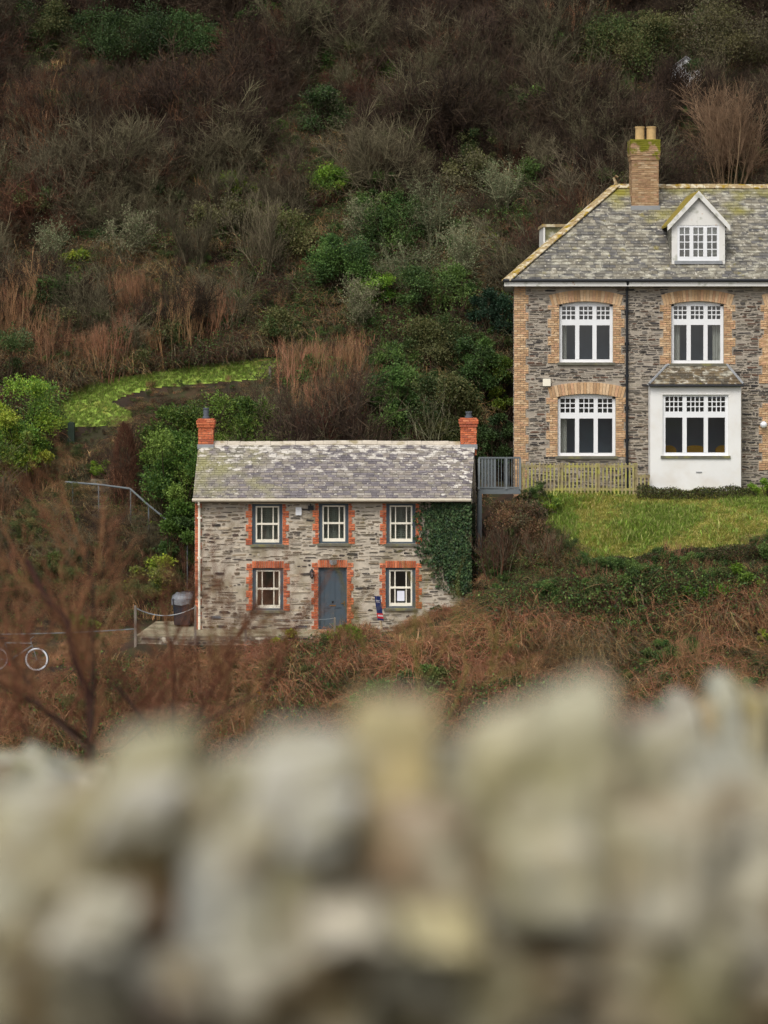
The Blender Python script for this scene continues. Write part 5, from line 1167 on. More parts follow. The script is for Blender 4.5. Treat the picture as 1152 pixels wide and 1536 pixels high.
# bushes round the houses
leafy('bramble_bush', 'big brown bush with green top between cottage gable and lawn', 'bush', 770, 868, 756, 140, L_OLIVE + P_RED + P_GREY + L_MID[:1] + P_RUS[:1], 14000, .06, 24, Y=80.6)
bare('bramble_bush', 'leafless brown bush right against the ivy-covered cottage corner', 'bush', 748, 900, 790, 90, P_RED + P_GREY, Y=79.6, mains=16, sub=9, tw=8, r=.016, up=.6, spread=.5, r0=.5)
bare('bramble_bush', 'leafless brown bush at the lower left corner of the lawn', 'bush', 815, 905, 800, 90, P_GREY + P_RED, Y=78.9, mains=16, sub=9, tw=8, r=.016, up=.6, spread=.5, r0=.5)
leafy('bramble_bush', 'green leafy bush at the left edge of the lawn beneath the picket fence', 'bush', 822, 800, 742, 60, L_MID + L_YEL, 3200, .06, 9, Y=82.2)
def hedge(label, pts, hgt, wid, pal, n, leaf=.055):
    x0, y0 = pts[0]; t = Thing('hedge', label, 'hedge', (x0, y0, float(T(x0, y0)))); rng = np.random.default_rng(len(label)); P = np.array(pts, float)
    u = rng.uniform(0, len(P) - 1.001, n); i = u.astype(int); f = (u - i)[:, None]; c = P[i] * (1 - f) + P[i + 1] * f
    a = rng.uniform(0, np.pi, n); rr = rng.uniform(.6, 1, n) ** .5 * (1 + .25 * np.sin(u * 9) * np.sin(u * 4 + 1))
    off = np.cos(a) * wid * rr; zz = np.sin(a) * hgt * rr; d = norm(P[i + 1] - P[i]); pr = np.stack([-d[:, 1], d[:, 0]], 1)
    q = np.concatenate([c + pr * off[:, None], (T(c[:, 0], c[:, 1]) + zz)[:, None]], 1) + rng.normal(size=(n, 3)) * .03
    lc = palcols(rng, pal, n, .3); lv = leaves(q, rng.normal(size=(n, 3)) + [0, 0, .4], leaf * rng.uniform(.7, 1.4, n), leaf * .6, lc, rng); t.mesh('foliage', lv[0], [lv[1]], lv[2], M['veg_leaf'])
    m = 420; k = rng.integers(0, n, m); p1 = q[k]; p0 = np.concatenate([c[k] + rng.normal(size=(m, 2)) * .05, T(c[k, 0], c[k, 1])[:, None] - .03], 1); tw = tubes(np.stack([p0, (p0 + p1) / 2 + rng.normal(size=(m, 3)) * .04, p1 + (p1 - p0) * .1], 1), taper(m, 3, .009, .004), palcols(rng, P_DARK + P_GREY, m)); t.mesh('stem', tw[0], [tw[1]], tw[2], M['veg_twig'])
hedge('low dark hedge along the foot of the white bay window', [(wx(955, 83.0), 83.0), (wx(1040, 82.75), 82.75), (wx(1135, 82.7), 82.7)], .34, .32, [(70, 62, 44), (84, 76, 50), (60, 74, 40), (96, 104, 48)], 6500)
hedge('long dark hedge along the lower edge of the lawn', [(wx(850, 78.75), 78.75), (wx(960, 78.72), 78.72), (wx(1080, 78.68), 78.68), (wx(1220, 78.66), 78.66)], .34, .5, [(74, 62, 46), (62, 70, 40), (90, 78, 54), (54, 66, 36), (86, 98, 46), (98, 74, 56)], 20000)
leafy('garden_shrub', 'fresh green shrub at the right edge beside the bay window wall', 'shrub', 1146, 752, 718, 50, L_BRIGHT, 2200, .06, 8, Y=82.6)
for px, pb, pw, h, pal, Yy, lb in [(928, 930, 100, 46, L_BRIGHT + L_MID[:2], 76.6, 'spreading patch of fresh green leaves on the bank below the lawn hedge'),
  (1052, 896, 110, 46, L_BRIGHT + L_MID[:2], 77.1, 'fresh green plants on the bank ledge right of the bright patch'),
  (1118, 872, 74, 46, L_BRIGHT + L_MID[:2], 77.5, 'leafy green clump highest on the bank at the right edge'),
  (985, 1015, 70, 54, L_MID, 73.4, 'dark green leafy clump low on the bank under the lawn'),
  (1148, 940, 26, 40, L_YEL, 75.6, 'yellow-green sprig at the right edge of the bank'),
  (517, 962, 58, 37, L_BRIGHT, 77.9, 'bright green tuft growing in front of the cottage door'),
  (432, 968, 50, 34, L_YEL, 77.9, 'yellow-green weeds on the path edge left of the door'),
  (120, 935, 60, 34, L_MID + L_BRIGHT, 81.6, 'green leafy clump above the wire left of the bin'),
  (225, 880, 80, 70, L_YEL + L_OLIVE, 83.2, 'olive bush on the bank left of the black bin'),
  (60, 890, 90, 90, L_OLIVE + L_MID, 83.0, 'rough green bush at the left edge low on the slope'),
  (245, 785, 60, 30, L_BRIGHT, 85.6, 'bright strappy green plant beneath the handrail'),
  (150, 672, 34, 26, L_BRIGHT, 88.2, 'bright green plant at the head of the garden steps'),
  (290, 1058, 22, 16, L_BRIGHT, 74.9, 'tiny bright green plant among the brown brambles'),
  (640, 1035, 80, 54, L_OLIVE + L_MID, 75.4, 'olive green plant low in the middle of the bank')]:
    x, y, z = base_at(px, pb, Yy); leafy('leafy_plant', lb, 'plant', px, pb, HY - (z + h * y / F) * F / y, pw, pal, int(900 + pw * h * 1.1), .085, 10, Y=y, flatv=.7, base=.05)

# ivy on the cottage front
def ivy():
    rng = np.random.default_rng(8); YF = 80.0; s = F / YF
    t = Thing('ivy', 'dark green ivy climbing the right corner of the cottage front', 'plant', ((700 - CX) / s, 79.95, float(T((700 - CX) / s, 79.9))))
    n = 30000; a = rng.uniform(618, 706.5, n); b = rng.uniform(750, 896, n)
    edge = np.interp(b, [750, 775, 800, 825, 845, 860, 880, 896], [640, 636, 634, 640, 650, 660, 678, 694]) + 9 * np.sin(b * .23) * np.sin(b * .11 + 2) 
    dns = np.clip((a - edge) / 30, 0, 1) ** 1.2 + .10 * ((a - edge) > -16)
    clump = .5 + .5 * np.sin(a * .33 + b * .21) * np.sin(b * .3 - a * .17)
    k = rng.uniform(size=n) < dns * (.45 + .6 * clump); a = a[k]; b = b[k]; n = len(a)
    dep = rng.uniform(.02, .06, n) + np.clip((a - 640) / 60, 0, 1) * rng.uniform(0, .18, n)
    p = np.stack([(a - CX) / s, YF - .03 - dep, (HY - b) / s], 1)
    lv = leaves(p, np.stack([rng.normal(size=n) * .6, -np.abs(rng.normal(size=n)) * .3, -1 + rng.normal(size=n) * .5], 1), .085 * rng.uniform(.7, 1.3, n), .075, palcols(rng, [(52, 74, 46), (62, 84, 50), (44, 62, 42), (82, 104, 64), (70, 78, 50)], n, .4), rng)
    t.mesh('foliage', lv[0], [lv[1]], lv[2], M['veg_leaf'])
    m = 46; x0 = rng.uniform(690, 704, m); tgt = rng.uniform(0, 1, m); bb = 752 + tgt * 120; xe = np.interp(bb, [750, 800, 830, 870], [640, 632, 642, 672]) - rng.uniform(-20, 12, m); q = np.linspace(0, 1, 6)[None]
    px = x0[:, None] + (xe - x0)[:, None] * q ** 1.3; py = 893 + (bb - 893)[:, None] * q
    P = np.stack([(px - CX) / s, np.full(px.shape, YF - .035), (HY - py) / s], 2) + rng.normal(size=(m, 6, 3)) * [.05, 0, .05]
    tw = tubes(P, taper(m, 6, .012, .004), palcols(rng, P_GREY, m)); t.mesh('stem', tw[0], [tw[1]], tw[2], M['veg_twig'])
    # the shaded flank of the gable is overgrown too
    n = 5000; yy = rng.uniform(80.05, 82.2, n); zz = rng.uniform(-8.6, -5.2, n); xx = 2.8 + (yy - 80) * .077 + rng.uniform(.02, .1, n); kk = rng.uniform(size=n) < np.clip((82.3 - yy) / 2, 0, 1)
    lv = leaves(np.stack([xx, yy, zz], 1)[kk], rng.normal(size=(kk.sum(), 3)) - [0, 0, 1], .09, .075, palcols(rng, [(52, 62, 36), (64, 60, 40), (40, 52, 34)], kk.sum(), .3), rng); t.mesh('flank_foliage', lv[0], [lv[1]], lv[2], M['veg_leaf'])
ivy()

# yellow flowers on the bank
FL = [(388, 1046), (418, 1040), (423, 1052), (436, 1038), (447, 1046), (414, 1050), (442, 1040), (430, 1082), (441, 1078), (451, 1081), (384, 1092), (398, 1090)]
def flower():
    rng = np.random.default_rng(4); o = Thing('daffodil', 'x', 'flower', (0, 0, 0), 'yellow flowers low on the bramble bank')
    tw = tubes(np.array([[[0, 0, -.05], [.01, 0, .2], [.02, -.02, .4]]]), taper(1, 3, .008, .005), palcols(rng, L_MID, 1), 5); o.mesh('stem', tw[0], [tw[1]], tw[2], M['veg_leaf'])
    n = 7; a = np.arange(n) * 6.283 / n; d = np.stack([np.cos(a), np.full(n, -.35), np.sin(a)], 1); lv = leaves(np.array([.02, -.04, .42]) + d * .05, d, .1, .06, np.tile(lin((238, 190, 30)), (n, 1)), rng); o.mesh('petal', lv[0], [lv[1]], lv[2], M['petal'])
    lv = leaves(rng.normal(size=(9, 3)) * [.05, .05, .03] + [0, 0, .16], rng.normal(size=(9, 3)) * .3 + [0, 0, 1], .3, .025, palcols(rng, L_MID, 9), rng); o.mesh('leaf', lv[0], [lv[1]], lv[2], M['veg_leaf']); return o
f0 = flower()
for i, (px, py) in enumerate(FL):
    x, y, z = hit(px, py + 14)
    if i == 0: r = f0.o; r.location = (x, y - .2, z + .12)
    else:
        r = f0.o.copy(); C.objects.link(r)
        for ch_ in f0.o.children: c = ch_.copy(); C.objects.link(c); c.parent = r
        r.location = (x, y - .2, z + .12)
    r.scale = (.7, .7, .7)
    r['label'] = 'yellow flower on a thin stem among the brambles below the cottage' if 0 < i else 'lone orange-yellow flower at the left of the yellow flowers below the cottage'

# ------------------------------------------------------------------ paths, fences and small things
q = MB(); yA, yB = 78.15, 82.3; xA = lambda px, y: (px - CX) * y / F
poly = [(xA(203, yA), yA), (-1.0, yA), (-1.0, 79.99), (xA(292, 80) + .0, 79.99), (xA(292, 82.3), yB), (xA(234, yB), yB)]
n = len(poly); zt = -9.21; q.add([(x, y, zt) for x, y in poly] + [(x, y, -9.75) for x, y in poly], [tuple(range(n)), tuple(range(2 * n - 1, n - 1, -1))] + [(i, i + n, (i + 1) % n + n, (i + 1) % n) for i in range(n)])
o = q.build('path', M['concrete']); o['kind'] = 'structure'
q = MB(); rng_ = random.Random(6); fw_ = Face((xA(203, yA), yA - .005, -9.8), (1, 0, 0), (0, -1, 0)); fw_.rubble(q, -1.0 - xA(203, yA), .56, [], rng_, COT_STONE, hr=(.06, .14)); q.box(xA(203, yA), -1.0, yA - .004, yA + .05, -9.8, -9.23, lin((120, 110, 96)))
tag(q.build('retaining_wall', M['rubble']), 'low rubble retaining wall under the front edge of the cottage path', 'wall')

def post(px, pt, pb, Y, label, w_=.045, group='wooden posts of the wire fence'):
    x = wx(px, Y); z0 = min(float(T(x, Y)) - .1, wz(pb, Y)); z1 = wz(pt, Y); q = MB()
    q.box(x - w_, x + w_, Y - w_, Y + w_, z0, z1 - .03); q.hexa([(x - w_, Y - w_, z1 - .03), (x + w_, Y - w_, z1 - .03), (x + w_, Y + w_, z1 - .03), (x - w_, Y + w_, z1 - .03)], [(x - w_ * .5, Y - w_ * .5, z1), (x + w_ * .5, Y - w_ * .5, z1), (x + w_ * .5, Y + w_ * .5, z1), (x - w_ * .5, Y + w_ * .5, z1)])
    o = q.build('fence_post', M['postwood']); return tag(o, label, 'post', group), (x, Y, z1)
_, A = post(203, 908, 970, 78.0, 'grey fence post left of the bin at the corner of the path', .04)
_, B = post(293, 908, 966, 77.95, 'grey fence post at the left corner of the cottage', .036)
_, D = post(368.5, 920, 962, 77.95, 'thin grey fence post before the lower left window', .035)
_, E = post(502, 926, 945, 78.0, 'short grey post standing before the cottage door', .03)
_, G_ = post(-40, 950, 1000, 77.5, 'grey fence post at the far left edge', .05)
def wire(a, b, sag, r, label, name='fence_wire'):
    q = MB(); n = 14; q.tube([(a[0] + (b[0] - a[0]) * i / n, a[1] + (b[1] - a[1]) * i / n, a[2] + (b[2] - a[2]) * i / n - sag * 4 * (i / n) * (1 - i / n)) for i in range(n + 1)], r, 5); tag(q.build(name, M['steel']), label, 'wire')
up_ = lambda p, d: (p[0], p[1], p[2] - d)
wire(up_(A, .08), up_(B, .06), .26, .018, 'sagging rope strung between two posts in front of the bin', 'rope')
wire(up_(A, .75), up_(G_, .03), .05, .02, 'pale rope running left from the corner post', 'rope')
wire(up_(B, .3), up_(D, .1), .06, .006, 'thin wire across the cottage front to the thin post')
wire(up_(D, .1), up_(E, .03), .1, .006, 'thin wire from the thin post to the short post by the door')

# handrail up the bank
t = Thing('handrail', 'grey metal handrail climbing the bank beside the cottage gable', 'handrail', base_at(150, 760, 85.6))
HP = [(98, 723, 87.0), (150, 727, 86.6), (195, 733, 86.0), (222, 757, 85.2), (258, 786, 84.2), (292, 811, 83.2)]; q = MB(); q.tube([(wx(a, y), y, wz(b, y)) for a, b, y in HP], .035, 8); t.part('rail', q, M['flat_steel'])
for a, b, y in [(109, 724, 86.9), (148, 727, 86.62), (196, 734, 85.97), (223, 758, 85.17), (281, 803, 83.5)]:
    q = MB(); x = wx(a, y); q.tube([(x, y, min(float(T(x, y)), wz(b, y) - .45) - .05), (x, y, wz(b, y) - .02)], .026, 6); t.part('post', q, M['flat_steel'])
# steps
t = Thing('garden_steps', 'old stone steps climbing the bank behind the handrail', 'steps', base_at(152, 760))
for i, py in enumerate((775, 761, 747, 734, 721, 708)):
    x, y, z = hit(151 + (i % 2), py); q = MB(); w_ = .3 + .05 * math.sin(i * 5); q.hexa([(x - w_, y - .1 + .03 * (i % 2), z - .1), (x + w_, y - .12, z - .1), (x + w_ + .03, y + .3, z - .1), (x - w_ - .02, y + .3, z - .1)], [(x - w_, y - .1 + .03 * (i % 2), z + .07), (x + w_, y - .12, z + .05), (x + w_ + .03, y + .3, z + .06), (x - w_ - .02, y + .3, z + .07)]); t.part('step', q, M['step_stone'])
_o, _ = post(107, 633, 668, hit(107, 668)[1], 'short dark green post standing below the grass terrace', .12, None); _o.name = 'garden_post'; _o.data.materials[0] = nmat('dark_green_paint', (44, 58, 46), .6, .15, 5)
if 'group' in _o: del _o['group']
_o, _ = post(405, 549, 572, hit(405, 572)[1], 'thin grey post at the right end of the grass terrace', .05, None); _o.name = 'garden_post'
if 'group' in _o: del _o['group']

# wheelie bin with a polythene cover, and a second dark bin half hidden behind it
def bin_(label, px0, px1, pt, Y, cover):
    x0, x1 = wx(px0, Y), wx(px1, Y); xc = (x0 + x1) / 2; hw = (x1 - x0) / 2; zb = -9.205 if Y < 82.25 else float(T(xc, Y)); zt = wz(pt, Y)
    t = Thing('wheelie_bin', label, 'bin', (xc, Y, zb)); q = MB()
    lo, hi = hw * .8, hw * .98; d0, d1 = .26, .33
    q.hexa([(xc - lo, Y - d0, zb + .06), (xc + lo, Y - d0, zb + .06), (xc + lo, Y + d0, zb + .06), (xc - lo, Y + d0, zb + .06)], [(xc - hi, Y - d1, zt - .12), (xc + hi, Y - d1, zt - .12), (xc + hi, Y + d1, zt - .12), (xc - hi, Y + d1, zt - .12)]); b = t.part('body', q, M['bin'])
    q = MB(); q.hexa([(xc - hi - .03, Y - d1 - .03, zt - .12), (xc + hi + .03, Y - d1 - .03, zt - .12), (xc + hi + .03, Y + d1 + .03, zt - .12), (xc - hi - .03, Y + d1 + .03, zt - .12)], [(xc - hi, Y - d1 + .02, zt - .06), (xc + hi, Y - d1 + .02, zt - .06), (xc + hi * .9, Y + d1, zt), (xc - hi * .9, Y + d1, zt)]); t.part('lid', q, M['bin'])
    q = MB(); q.tube([(xc - hi * .8, Y + d1 + .06, zt - .1), (xc + hi * .8, Y + d1 + .06, zt - .1)], .02, 6); t.part('handle', q, M['bin'])
    for sx in (-1, 1):
        q = MB(); vs = [(xc + sx * lo + dx, Y + d0 + .1 * math.cos(j * .524), zb + .1 + .1 * math.sin(j * .524)) for dx in (0, sx * .05) for j in range(12)]; q.add(vs, [tuple(range(12)), tuple(range(12, 24))] + [(j, (j + 1) % 12, (j + 1) % 12 + 12, j + 12) for j in range(12)]); t.part('wheel', q, M['tyre'])
    if cover:
        rng = np.random.default_rng(2); q = MB(); n = 16; V = []
        for ring, (sc_, zz) in enumerate(((1.12, -.26), (1.16, -.12), (1.1, .0), (.7, .06), (.02, .07))):
            for j in range(n):
                a = 6.283 * j / n; cx_ = math.copysign(abs(math.cos(a)) ** .5, math.cos(a)); sy_ = math.copysign(abs(math.sin(a)) ** .5, math.sin(a))
                V.append((xc + cx_ * hi * sc_ + rng.normal() * .015, Y + sy_ * d1 * sc_ + rng.normal() * .015, zt + zz + rng.normal() * .02 + .05 * (sy_ if ring < 4 else 0) * .5))
        q.add(V, [(i * n + j, i * n + (j + 1) % n, (i + 1) * n + (j + 1) % n, (i + 1) * n + j) for i in range(4) for j in range(n)]); tag(q.build('polythene_sheet', M['bag'], smooth=True), 'crumpled grey polythene sheet draped over the front bin', 'plastic sheet')
bin_('black wheelie bin with polythene over its lid beside the cottage gable', 260, 288, 893, 80.9, True)
bin_('dark wheelie bin half hidden behind the covered bin', 270, 291, 888, 82.0, False)

# agent's board leaning on its post
def board():
    Y = 78.9; t = Thing('sign_board', "leaning blue and red agent's board on a pale post before the cottage", 'sign', (wx(571, Y), Y, float(T(wx(571, Y), Y))))
    rotz = R(62); hw = .19 / math.cos(rotz) / 2; s_ = F / Y
    def P(a, b, k):  # a across (-1..1), b photo row, k forward
        f = (b - 894) / (930 - 894); cx_ = 566 + (571 - 566) * f; x = wx(cx_, Y) + a * hw * math.cos(rotz); y = Y - a * hw * math.sin(rotz) - k; return (x, y, wz(b, Y) + a * .01)
    def slab(a0, a1, b0, b1, k0, k1, mat, name, par=None):
        q = MB(); q.hexa([P(a0, b1, k1), P(a1, b1, k1), P(a1, b0, k1), P(a0, b0, k1)], [P(a0, b1, k0), P(a1, b1, k0), P(a1, b0, k0), P(a0, b0, k0)]); return t.part(name, q, mat, par)
    bd = slab(-1, 1, 894, 919.6, 0, .02, M['navy'], 'board'); rd = slab(-1.05, 1.05, 919.8, 927.4, 0, .024, M['red'], 'red_panel'); slab(-1, 1, 927.6, 930.4, 0, .02, M['navy'], 'foot_panel')
    q = MB()
    for b0, a0, a1 in ((900.2, -.7, .6), (902.4, -.6, .4)):
        a = a0
        while a < a1: q.hexa([P(a, b0 + 1, .0225), P(a + .14, b0 + 1, .0225), P(a + .14, b0, .0225), P(a, b0, .0225)], [P(a, b0 + 1, .0205), P(a + .14, b0 + 1, .0205), P(a + .14, b0, .0205), P(a, b0, .0205)]); a += .22
    t.part('lettering', q, M['white'], bd); q = MB(); a = -.75
    while a < .7: q.hexa([P(a, 924.6, .0265), P(a + .26, 924.6, .0265), P(a + .26, 922.2, .0265), P(a, 922.2, .0265)], [P(a, 924.6, .0245), P(a + .26, 924.6, .0245), P(a + .26, 922.2, .0245), P(a, 922.2, .0245)]); a += .36
    t.part('lettering', q, M['white'], rd)
    q = MB(); q.tube([(wx(572.5, Y), Y + .06, wz(948, Y)), (wx(571, Y), Y + .05, wz(928, Y)), (wx(566, Y), Y + .05, wz(893, Y))], .042, 4); t.part('post', q, nmat('pale_timber', (196, 176, 146), .9, .1, 6))
board()

# bicycle parked at the left
def bicycle():
    Y = 77.4; zg = float(T(wx(25, Y), Y)); sc = F / Y
    w1 = np.array((wx(-5, Y), Y, wz(988, Y))); w2 = np.array((wx(55, Y), Y, wz(989, Y))); r = .37
    t = Thing('bicycle', 'bicycle with pale wheel rims parked by the path at the left edge', 'bicycle', (wx(25, Y), Y, w2[2] - r))
    for c in (w1, w2):
        def ring(rad, th, m=28): return [(c[0] + rad * math.cos(6.2832 * i / m), c[1], c[2] + rad * math.sin(6.2832 * i / m)) for i in range(m + 1)]
        q = MB(); q.tube(ring(r, 0), .02, 6, caps=False); wh = t.part('wheel', q, M['tyre']); q = MB(); q.tube(ring(r - .035, 0), .03, 6, caps=False); t.part('rim', q, M['rim'], wh)
        q = MB()
        for i in range(14): a = 6.2832 * i / 14; q.tube([(c[0], c[1] + .03 * (-1) ** i, c[2]), (c[0] + (r - .04) * math.cos(a), c[1], c[2] + (r - .04) * math.sin(a))], .003, 3)
        q.tube([(c[0], c[1] - .06, c[2]), (c[0], c[1] + .06, c[2])], .022, 6); t.part('spokes', q, M['steel'], wh)
    bb = w1 + np.array((.44, 0, -.04)); st = w1 + np.array((.26, 0, .5)); hd = w2 + np.array((-.16, 0, .5)); hb = w2 + np.array((-.2, 0, .66))
    q = MB()
    for a, b, rr in ((bb, st, .024), (bb, hd - np.array((0, 0, .08)), .028), (st, hd, .024), (w1, bb, .012), (w1, st, .01), (w2, hd, .016), (hd, hb, .016)): q.tube([a, b], rr, 7)
    t.part('frame', q, M['steel']); q = MB(); q.tube([st, st + np.array((-.05, 0, .13))], .014, 6); q.hexa([st + np.array((-.2, -.07, .13)), st + np.array((.1, -.025, .13)), st + np.array((.1, .025, .13)), st + np.array((-.2, .07, .13))], [st + np.array((-.2, -.06, .18)), st + np.array((.1, -.02, .17)), st + np.array((.1, .02, .17)), st + np.array((-.2, .06, .18))]); t.part('saddle', q, M['black'])
    q = MB(); q.tube([hb + np.array((.06, -.3, .02)), hb + np.array((.02, -.1, 0)), hb + np.array((.02, .1, 0)), hb + np.array((.06, .3, .02))], .014, 6); t.part('handlebar', q, M['steel'])
    q = MB(); q.tube([bb + np.array((0, -.08, 0)), bb + np.array((.1, -.09, -.13))], .012, 5); q.box(bb[0] + .05, bb[0] + .15, Y - .18, Y - .09, bb[2] - .145, bb[2] - .12); t.part('pedal', q, M['black'])
    q = MB(); q.box(bb[0] - .05, bb[0] + .0, Y - .05, Y - .03, bb[2] - .17, bb[2] - .09); q.tube([bb, bb + np.array((-.02, -.03, -.1))], .01, 5); t.part('reflector', q, M['red'])
bicycle()

# picket fence before the house
def pickets():
    Y = 83.1; rng = random.Random(3); t = Thing('picket_fence', 'mossy wooden picket fence below the left windows of the stone house', 'fence', (wx(877, Y), Y, -5.1)); G1 = lin((152, 138, 106)); 
    a = 780.5; i = 0
    while a < 975:
        top = 694.5 + rng.uniform(-.6, .8) if a < 953 else 711 + rng.uniform(-.5, .5); w_ = .027; x = wx(a + rng.uniform(-.4, .4), Y); z0, z1 = wz(744.5 + rng.uniform(-1, 1), Y), wz(top, Y); tl = rng.uniform(-.012, .012); c = G1 * rng.uniform(.75, 1.15)
        q = MB(); q.hexa([(x - w_, Y - .06, z0), (x + w_, Y - .06, z0), (x + w_, Y - .04, z0), (x - w_, Y - .04, z0)], [(x - w_ + tl, Y - .06, z1), (x + w_ + tl, Y - .06, z1), (x + w_ + tl, Y - .04, z1), (x - w_ + tl, Y - .04, z1)], c); t.part('picket', q, M['wood']); a += 5.65
    for py, a, b in ((699.5, 780, 953), (734, 780, 975), (714.5, 953, 975)): q = MB(); q.box(wx(a, Y), wx(b, Y), Y - .037, Y + .0, wz(py, Y) - .04, wz(py, Y) + .04, G1); t.part('rail', q, M['wood'])
    for a in (781, 843, 896, 954): x = wx(a, Y); q = MB(); q.box(x - .055, x + .055, Y + .003, Y + .11, -5.75, wz(695, Y), G1 * .9); t.part('post', q, M['wood'])
pickets()
# metal bridge and railing between the houses
def bridge():
    Y = 81.9; t = Thing('metal_footbridge', 'grey metal footbridge with barred railing between cottage and stone house', 'footbridge', (wx(735, Y), Y, -5.0)); x0, x1 = wx(717.5, Y), wx(781, Y); zt, zb = wz(685.5, Y), wz(732, Y)
    q = MB(); q.box(x0, x1, Y, Y + 1.2, wz(741, Y), wz(734, Y)); t.part('deck', q, M['flat_steel'])
    q = MB(); q.box(x0, x1, Y - .03, Y + .02, zt - .05, zt); q.box(x0 + .05, x1, Y - .02, Y + .01, zb - .0, zb + .04); t.part('rail', q, M['flat_steel'])
    for a in (718.6, 759.5, 780): x = wx(a, Y); q = MB(); q.box(x - .035, x + .035, Y - .035, Y + .035, wz(734, Y), zt - .051); t.part('post', q, M['steel'])
    for a in np.arange(723.5, 742, 4.6): x = wx(a, Y); q = MB(); q.box(x - .036, x + .036, Y - .012, Y + .004, zb + .041, zt - .051); t.part('baluster', q, M['flat_steel'])
    for a in list(np.arange(743.5, 757, 4.3)) + list(np.arange(763.5, 779, 4.3)): x = wx(a, Y); q = MB(); q.tube([(x, Y - .005, zb + .041), (x, Y - .005, zt - .051)], .013, 5); t.part('baluster', q, M['flat_steel'])
    q = MB(); q.box(x0, x0 + .12, Y + .0, Y + .12, float(T(x0, Y)) - .2, wz(741, Y)); t.part('leg', q, M['flat_steel'])
    q = MB(); q.box(x0, x0 + .1, Y + 1.08, Y + 1.2, float(T(x0, Y + 1.1)) - .2, wz(741, Y)); t.part('leg', q, M['flat_steel'])
bridge()
# chairs seen through the bay
for px, w_, lb in ((739, 20, 0), (840, 30, 1), (900, 20, 2)):
    Y = 84.35; cxp = {0: 1004, 1: 1043, 2: 1084}[lb]; x = wx(cxp, Y); hw = [.24, .4, .24][lb]; t = Thing('armchair', ['mustard armchair behind the left light of the bay window', 'mustard sofa behind the middle light of the bay window', 'mustard armchair behind the right light of the bay window'][lb], 'sofa' if lb == 1 else 'armchair', (x, Y, -4.75))
    q = MB(); n = 8; top = wz(668, Y); pr = [(x - hw + 2 * hw * i / n, top - .13 * abs(i / n * 2 - 1) ** 2.5) for i in range(n + 1)]; q.prism([(x - hw, -4.3), (x + hw, -4.3)] + pr[::-1], Y - .02, Y + .14); t.part('backrest', q, M['yellow_cloth'])
    q = MB(); q.box(x - hw, x + hw, Y + .141, Y + .6, -4.5, -4.28); t.part('seat', q, M['yellow_cloth']); q = MB(); q.box(x - hw, x + hw, Y - .02, Y + .6, -4.75, -4.501); t.part('base', q, M['yellow_cloth'])

# the whitewashed gable glimpsed through the trees at the top right
def gable():
    Y = hit(1030, 152)[1]; x0, x1 = wx(1006, Y), wx(1052, Y); z0 = float(T((x0 + x1) / 2, Y)) - .5; z1 = wz(104, Y); za = wz(86, Y); t = Thing('white_shed', 'small whitewashed shed glimpsed through the trees above the stone house', 'shed', ((x0 + x1) / 2, Y + 1.5, z0))
    q = MB(); xm = (x0 + x1) / 2; q.prism([(x0, z0), (x1, z0), (x1, z1), (xm, za), (x0, z1)], Y, Y + 3); t.part('wall', q, M['white_paint'])
    q = MB()
    for sg in (-1, 1): xe = xm + sg * ((x1 - x0) / 2 + .12); q.hexa([(xm, Y - .1, za + .01), (xe, Y - .1, z1 - .06), (xe, Y + 3.1, z1 - .06), (xm, Y + 3.1, za + .01)], [(xm, Y - .1, za + .07), (xe, Y - .1, z1), (xe, Y + 3.1, z1), (xm, Y + 3.1, za + .07)])
    t.part('roof', q, M['lead'])
gable()
bare('leafless_bush', 'dark leafless bush hiding the left of the white shed', 'bush', 1003, 190, 84, 62, P_DARK, mains=18, sub=11, tw=10, r=.024, up=.4, spread=.6, r0=.5)
bare('leafless_bush', 'dark leafless bush hiding the right of the white shed', 'bush', 1062, 196, 92, 58, P_DARK + P_GREY, mains=16, sub=11, tw=10, r=.024, up=.4, spread=.6, r0=.5)
leafy('hill_shrub', 'dark ivy-clad bush hanging over the top of the white shed', 'shrub', 1040, 182, 76, 40, L_DARK, 2600, .08, 8, Y=None, base=.55)

# ------------------------------------------------------------------ near things, thrown far out of focus
def near_shrub(label, seed, limbs, r0, pal, per=(9, 7), ln=(.75, .42), Y=18.0, tw=3):
    rng = np.random.default_rng(seed); P = []
    for pts in limbs:
        a = np.array([(wx(px, Y + dy), Y + dy, wz(py, Y + dy)) for px, py, dy in pts]); q = np.linspace(0, len(a) - 1, 7); P.append(np.stack([np.interp(q, np.arange(len(a)), a[:, i]) for i in range(3)], 1))
    P = np.array(P); b = P[0, 0].copy(); gz = float(T(b[0], b[1])); t = Thing('bare_shrub', label, 'shrub', (b[0], b[1], gz))
    foot = P[:, :1].copy(); foot[:, 0, 2] = gz; foot[:, 0, :2] = foot[:, 0, :2] * .3 + b[:2] * .7; P2 = np.concatenate([foot, P], 1)
    rad = np.stack([np.linspace(r * 1.05, r * (.7 if r > .03 else .5), 8) for r in r0]); st = tubes(P2, rad, palcols(rng, [(64, 44, 36), (56, 42, 34)], len(P)), 6); t.mesh('trunk', st[0], [st[1]], st[2], M['veg_twig'])
    B = grow(rng, P, per[0], ln[0], .5, .35, t0=.1); Wt = grow(rng, B, per[1], ln[1], .5, .25, wob=.15, t0=.15); W2 = grow(rng, Wt, tw, ln[1] * .45, .55, .2, wob=.15)
    c = merge([tubes(B, taper(len(B), 4, .008, .004), palcols(rng, pal, len(B))), tubes(Wt, taper(len(Wt), 4, .0042, .002), palcols(rng, pal, len(Wt))), tubes(W2, taper(len(W2), 4, .0026, .0014), palcols(rng, pal, len(W2)))]); t.mesh('crown', c[0], c[1], c[2], M['veg_twig'])
PN = [(116, 76, 56), (132, 88, 64), (102, 68, 52), (122, 90, 64)]
